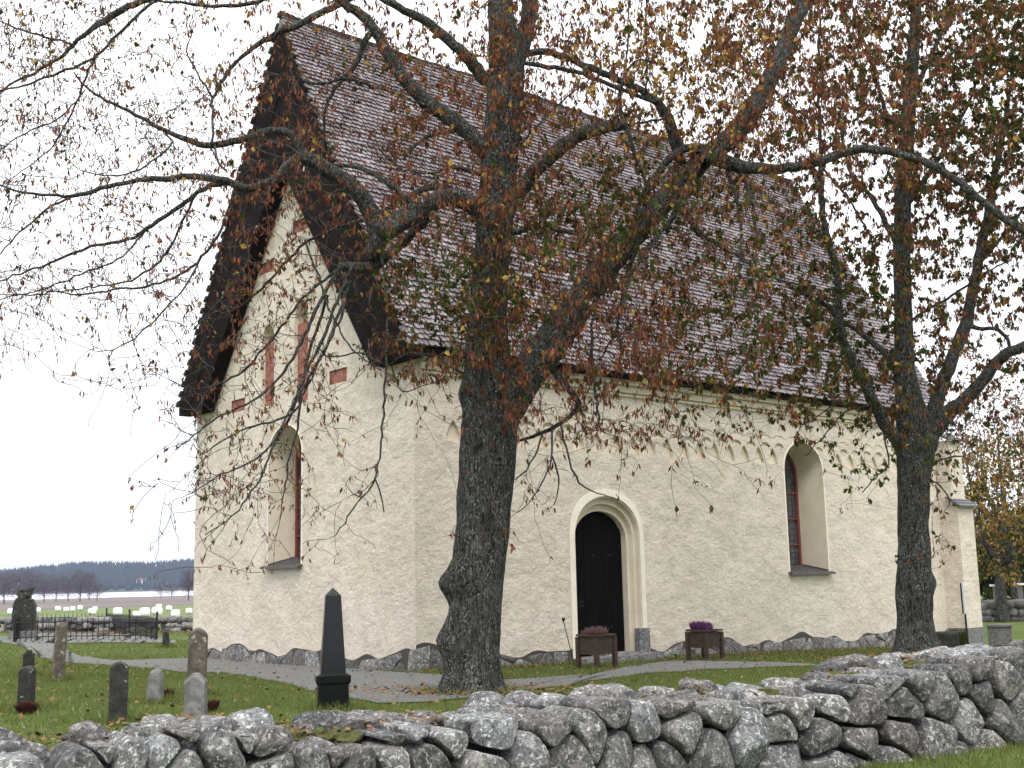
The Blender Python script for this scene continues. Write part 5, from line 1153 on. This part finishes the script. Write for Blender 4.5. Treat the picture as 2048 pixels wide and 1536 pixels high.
# ================================================================ GRASS AND FALLEN LEAVES
def scatter(n, xr, yr, rng):
    x = rng.uniform(*xr, n); y = rng.uniform(*yr, n); return x, y
def frustum(x, y, m=.05): return (np.abs(x) < (.436 + m) * y + 1) & (y > 3)
rng = np.random.default_rng(5)
def ok(x, y):
    k = frustum(x, y) & ~in_church(x, y, .05)
    for p in PATHS: k &= ~inpoly(x, y, p)
    u = (x - WP[0]) * WD[0] + (y - WP[1]) * WD[1]; d = (x - WP[0]) * WN[0] + (y - WP[1]) * WN[1]
    return k & ((d < -.05) | (d > .8))
def blades(n, xr, yr, h, w, name, label):
    x, y = scatter(n, xr, yr, rng); k = ok(x, y); x, y = x[k], y[k]; z = terr(x, y); N = len(x); th = rng.uniform(0, 6.28, N); hh = h * rng.uniform(.5, 1.3, N); lx, ly = rng.normal(0, .5, (2, N)) * hh
    V = np.zeros((N, 3, 3)); V[:, 0] = np.stack([x - np.cos(th) * w, y - np.sin(th) * w, z - .01], 1); V[:, 1] = np.stack([x + np.cos(th) * w, y + np.sin(th) * w, z - .01], 1); V[:, 2] = np.stack([x + lx, y + ly, z + hh], 1)
    return V.reshape(-1, 3), np.arange(3 * N).reshape(-1, 3)
Vs = []; Fs = []; k0 = 0
for (n, xr, yr, h, w) in ((200000, (-9, 9), (8.5, 18), .045, .004), (170000, (-14, 14), (17, 34), .05, .007), (60000, (0, 6), (4, 11), .06, .004)):
    v, f = blades(n, xr, yr, h, w, '', ''); Vs.append(v); Fs.append(f + k0); k0 += len(v)
def tall(cx, cy, r0, r1, N, h=.11):
    global k0
    a = rng.uniform(0, 6.28, N); d = rng.uniform(r0, r1, N); x = cx + np.cos(a) * d; y = cy + np.sin(a) * d; z = terr(x, y); th = rng.uniform(0, 6.28, N); hh = h * rng.uniform(.4, 1.2, N); w = .005
    V = np.zeros((N, 3, 3)); V[:, 0] = np.stack([x - np.cos(th) * w, y - np.sin(th) * w, z - .01], 1); V[:, 1] = np.stack([x + np.cos(th) * w, y + np.sin(th) * w, z - .01], 1); V[:, 2] = np.stack([x + rng.normal(0, .5, N) * hh, y + rng.normal(0, .5, N) * hh, z + hh], 1)
    Vs.append(V.reshape(-1, 3)); Fs.append(np.arange(3 * N).reshape(-1, 3) + k0); k0 += 3 * N
for ob_ in [o for o in bpy.data.objects if o.get('category') in ('gravestone', 'flower box', 'obelisk') and not o.parent]:
    tall(ob_.location.x, ob_.location.y, .10, .32, 450, .10)
for (x_, y_, Y_, r_) in ((941, 1392, YA, .42), (1834, 1318, YB, .42)):
    p_ = aty(x_, y_, Y_); tall(p_[0], p_[1], r_ * .8, r_ + .28, 900, .10)
s_l = rng.uniform(0, 19, 5000); d_l = np.abs(rng.normal(.05, .06, 5000)) + .03
q_ = C0[None] + np.outer(s_l, d1) - np.outer(d_l, d2); N_ = 5000; z_ = terr(q_[:, 0], q_[:, 1]); hh_ = rng.uniform(.04, .13, N_); V_ = np.zeros((N_, 3, 3))
V_[:, 0] = np.stack([q_[:, 0] - .006, q_[:, 1], z_ - .01], 1); V_[:, 1] = np.stack([q_[:, 0] + .006, q_[:, 1], z_ - .01], 1); V_[:, 2] = np.stack([q_[:, 0] + rng.normal(0, .03, N_), q_[:, 1] + rng.normal(0, .03, N_), z_ + hh_], 1)
Vs.append(V_.reshape(-1, 3)); Fs.append(np.arange(3 * N_).reshape(-1, 3) + k0); k0 += 3 * N_
tag(npmesh('grass', np.vstack(Vs), np.vstack(Fs), MGRASS), 'short mown green grass of the churchyard', 'grass', kind='stuff')
# fallen leaves: sparse on the lawn, thick along the church foot, the far wall and on top of the stone wall
P = []
x, y = scatter(6500, (-13, 14), (8, 40), rng); k = frustum(x, y) & ~in_church(x, y); x, y = x[k], y[k]; P.append(np.column_stack([x, y, terr(x, y) + .035]))
s = rng.uniform(0, 19, 2600); d = np.abs(rng.normal(.12, .12, 2600)) + .05; q = C0[None] + np.outer(s, d1) - np.outer(d, d2); P.append(np.column_stack([q[:, 0], q[:, 1], terr(q[:, 0], q[:, 1]) + .03]))
t = rng.random(4200); q = A0[None] + np.outer(t, B0 - A0); q[:, 1] -= .5 + np.abs(rng.normal(0, 1.0, len(t))); q[:, 0] += rng.normal(0, .3, len(t)); P.append(np.column_stack([q, terr(q[:, 0], q[:, 1]) + .05]))
u = rng.uniform(-8, 5, 3200); d = rng.uniform(.25, .72, 3200); kk = (np.sin(u * 3.1) + np.sin(u * 1.3 + 1)) > -.2; u, d = u[kk], d[kk]
P.append(np.array([wmap(a, wtop(a) - .0 + rng.uniform(-.03, .03), b) for a, b in zip(u, d)]))
for (x_, y_, Y_) in ((941, 1392, YA), (1834, 1318, YB)):
    p_ = aty(x_, y_, Y_); x = p_[0] + rng.normal(0, .9, 900); y = p_[1] + rng.normal(0, .7, 900); P.append(np.column_stack([x, y, terr(x, y) + .035]))
q = np.array([hit(1990 + rng.uniform(-10, 60), rng.uniform(1232, 1245)) for _ in range(300)]); P.append(q + [0, 0, .04])
P = np.vstack(P); N = len(P); a = rng.uniform(0, 6.28, N); sz = rng.uniform(.014, .036, N) * np.where(P[:, 2] > .85, .62, 1); V = np.zeros((N, 4, 3)); tl = rng.normal(0, .3, (N, 2))
for j, (uu, vv) in enumerate(((-1, 0), (0, -.7), (1, 0), (0, .7))):
    dx = (np.cos(a) * uu - np.sin(a) * vv) * sz; dy = (np.sin(a) * uu + np.cos(a) * vv) * sz; V[:, j] = P + np.stack([dx, dy, tl[:, 0] * dx + tl[:, 1] * dy + .008], 1)
tag(npmesh('fallen_leaves', V.reshape(-1, 3), np.arange(4 * N).reshape(-1, 4), MLITTER), 'fallen yellow and rust coloured leaves on lawn, path and wall', 'leaves', kind='stuff')

# ================================================================ HAZE
hb = MB(); hb.box((0, 1000, 30), (3400, 3600, 46))
MH = bpy.data.materials.new('haze_air'); MH.use_nodes = True; n = MH.node_tree.nodes; n.clear(); oo = n.new('ShaderNodeOutputMaterial'); pv = n.new('ShaderNodeVolumePrincipled')
pv.inputs['Color'].default_value = (.58, .66, .98, 1); pv.inputs['Density'].default_value = .00014; pv.inputs['Anisotropy'].default_value = .0
MH.node_tree.links.new(pv.outputs[0], oo.inputs['Volume'])
tag(hb.build('haze', MH), kind='stuff')
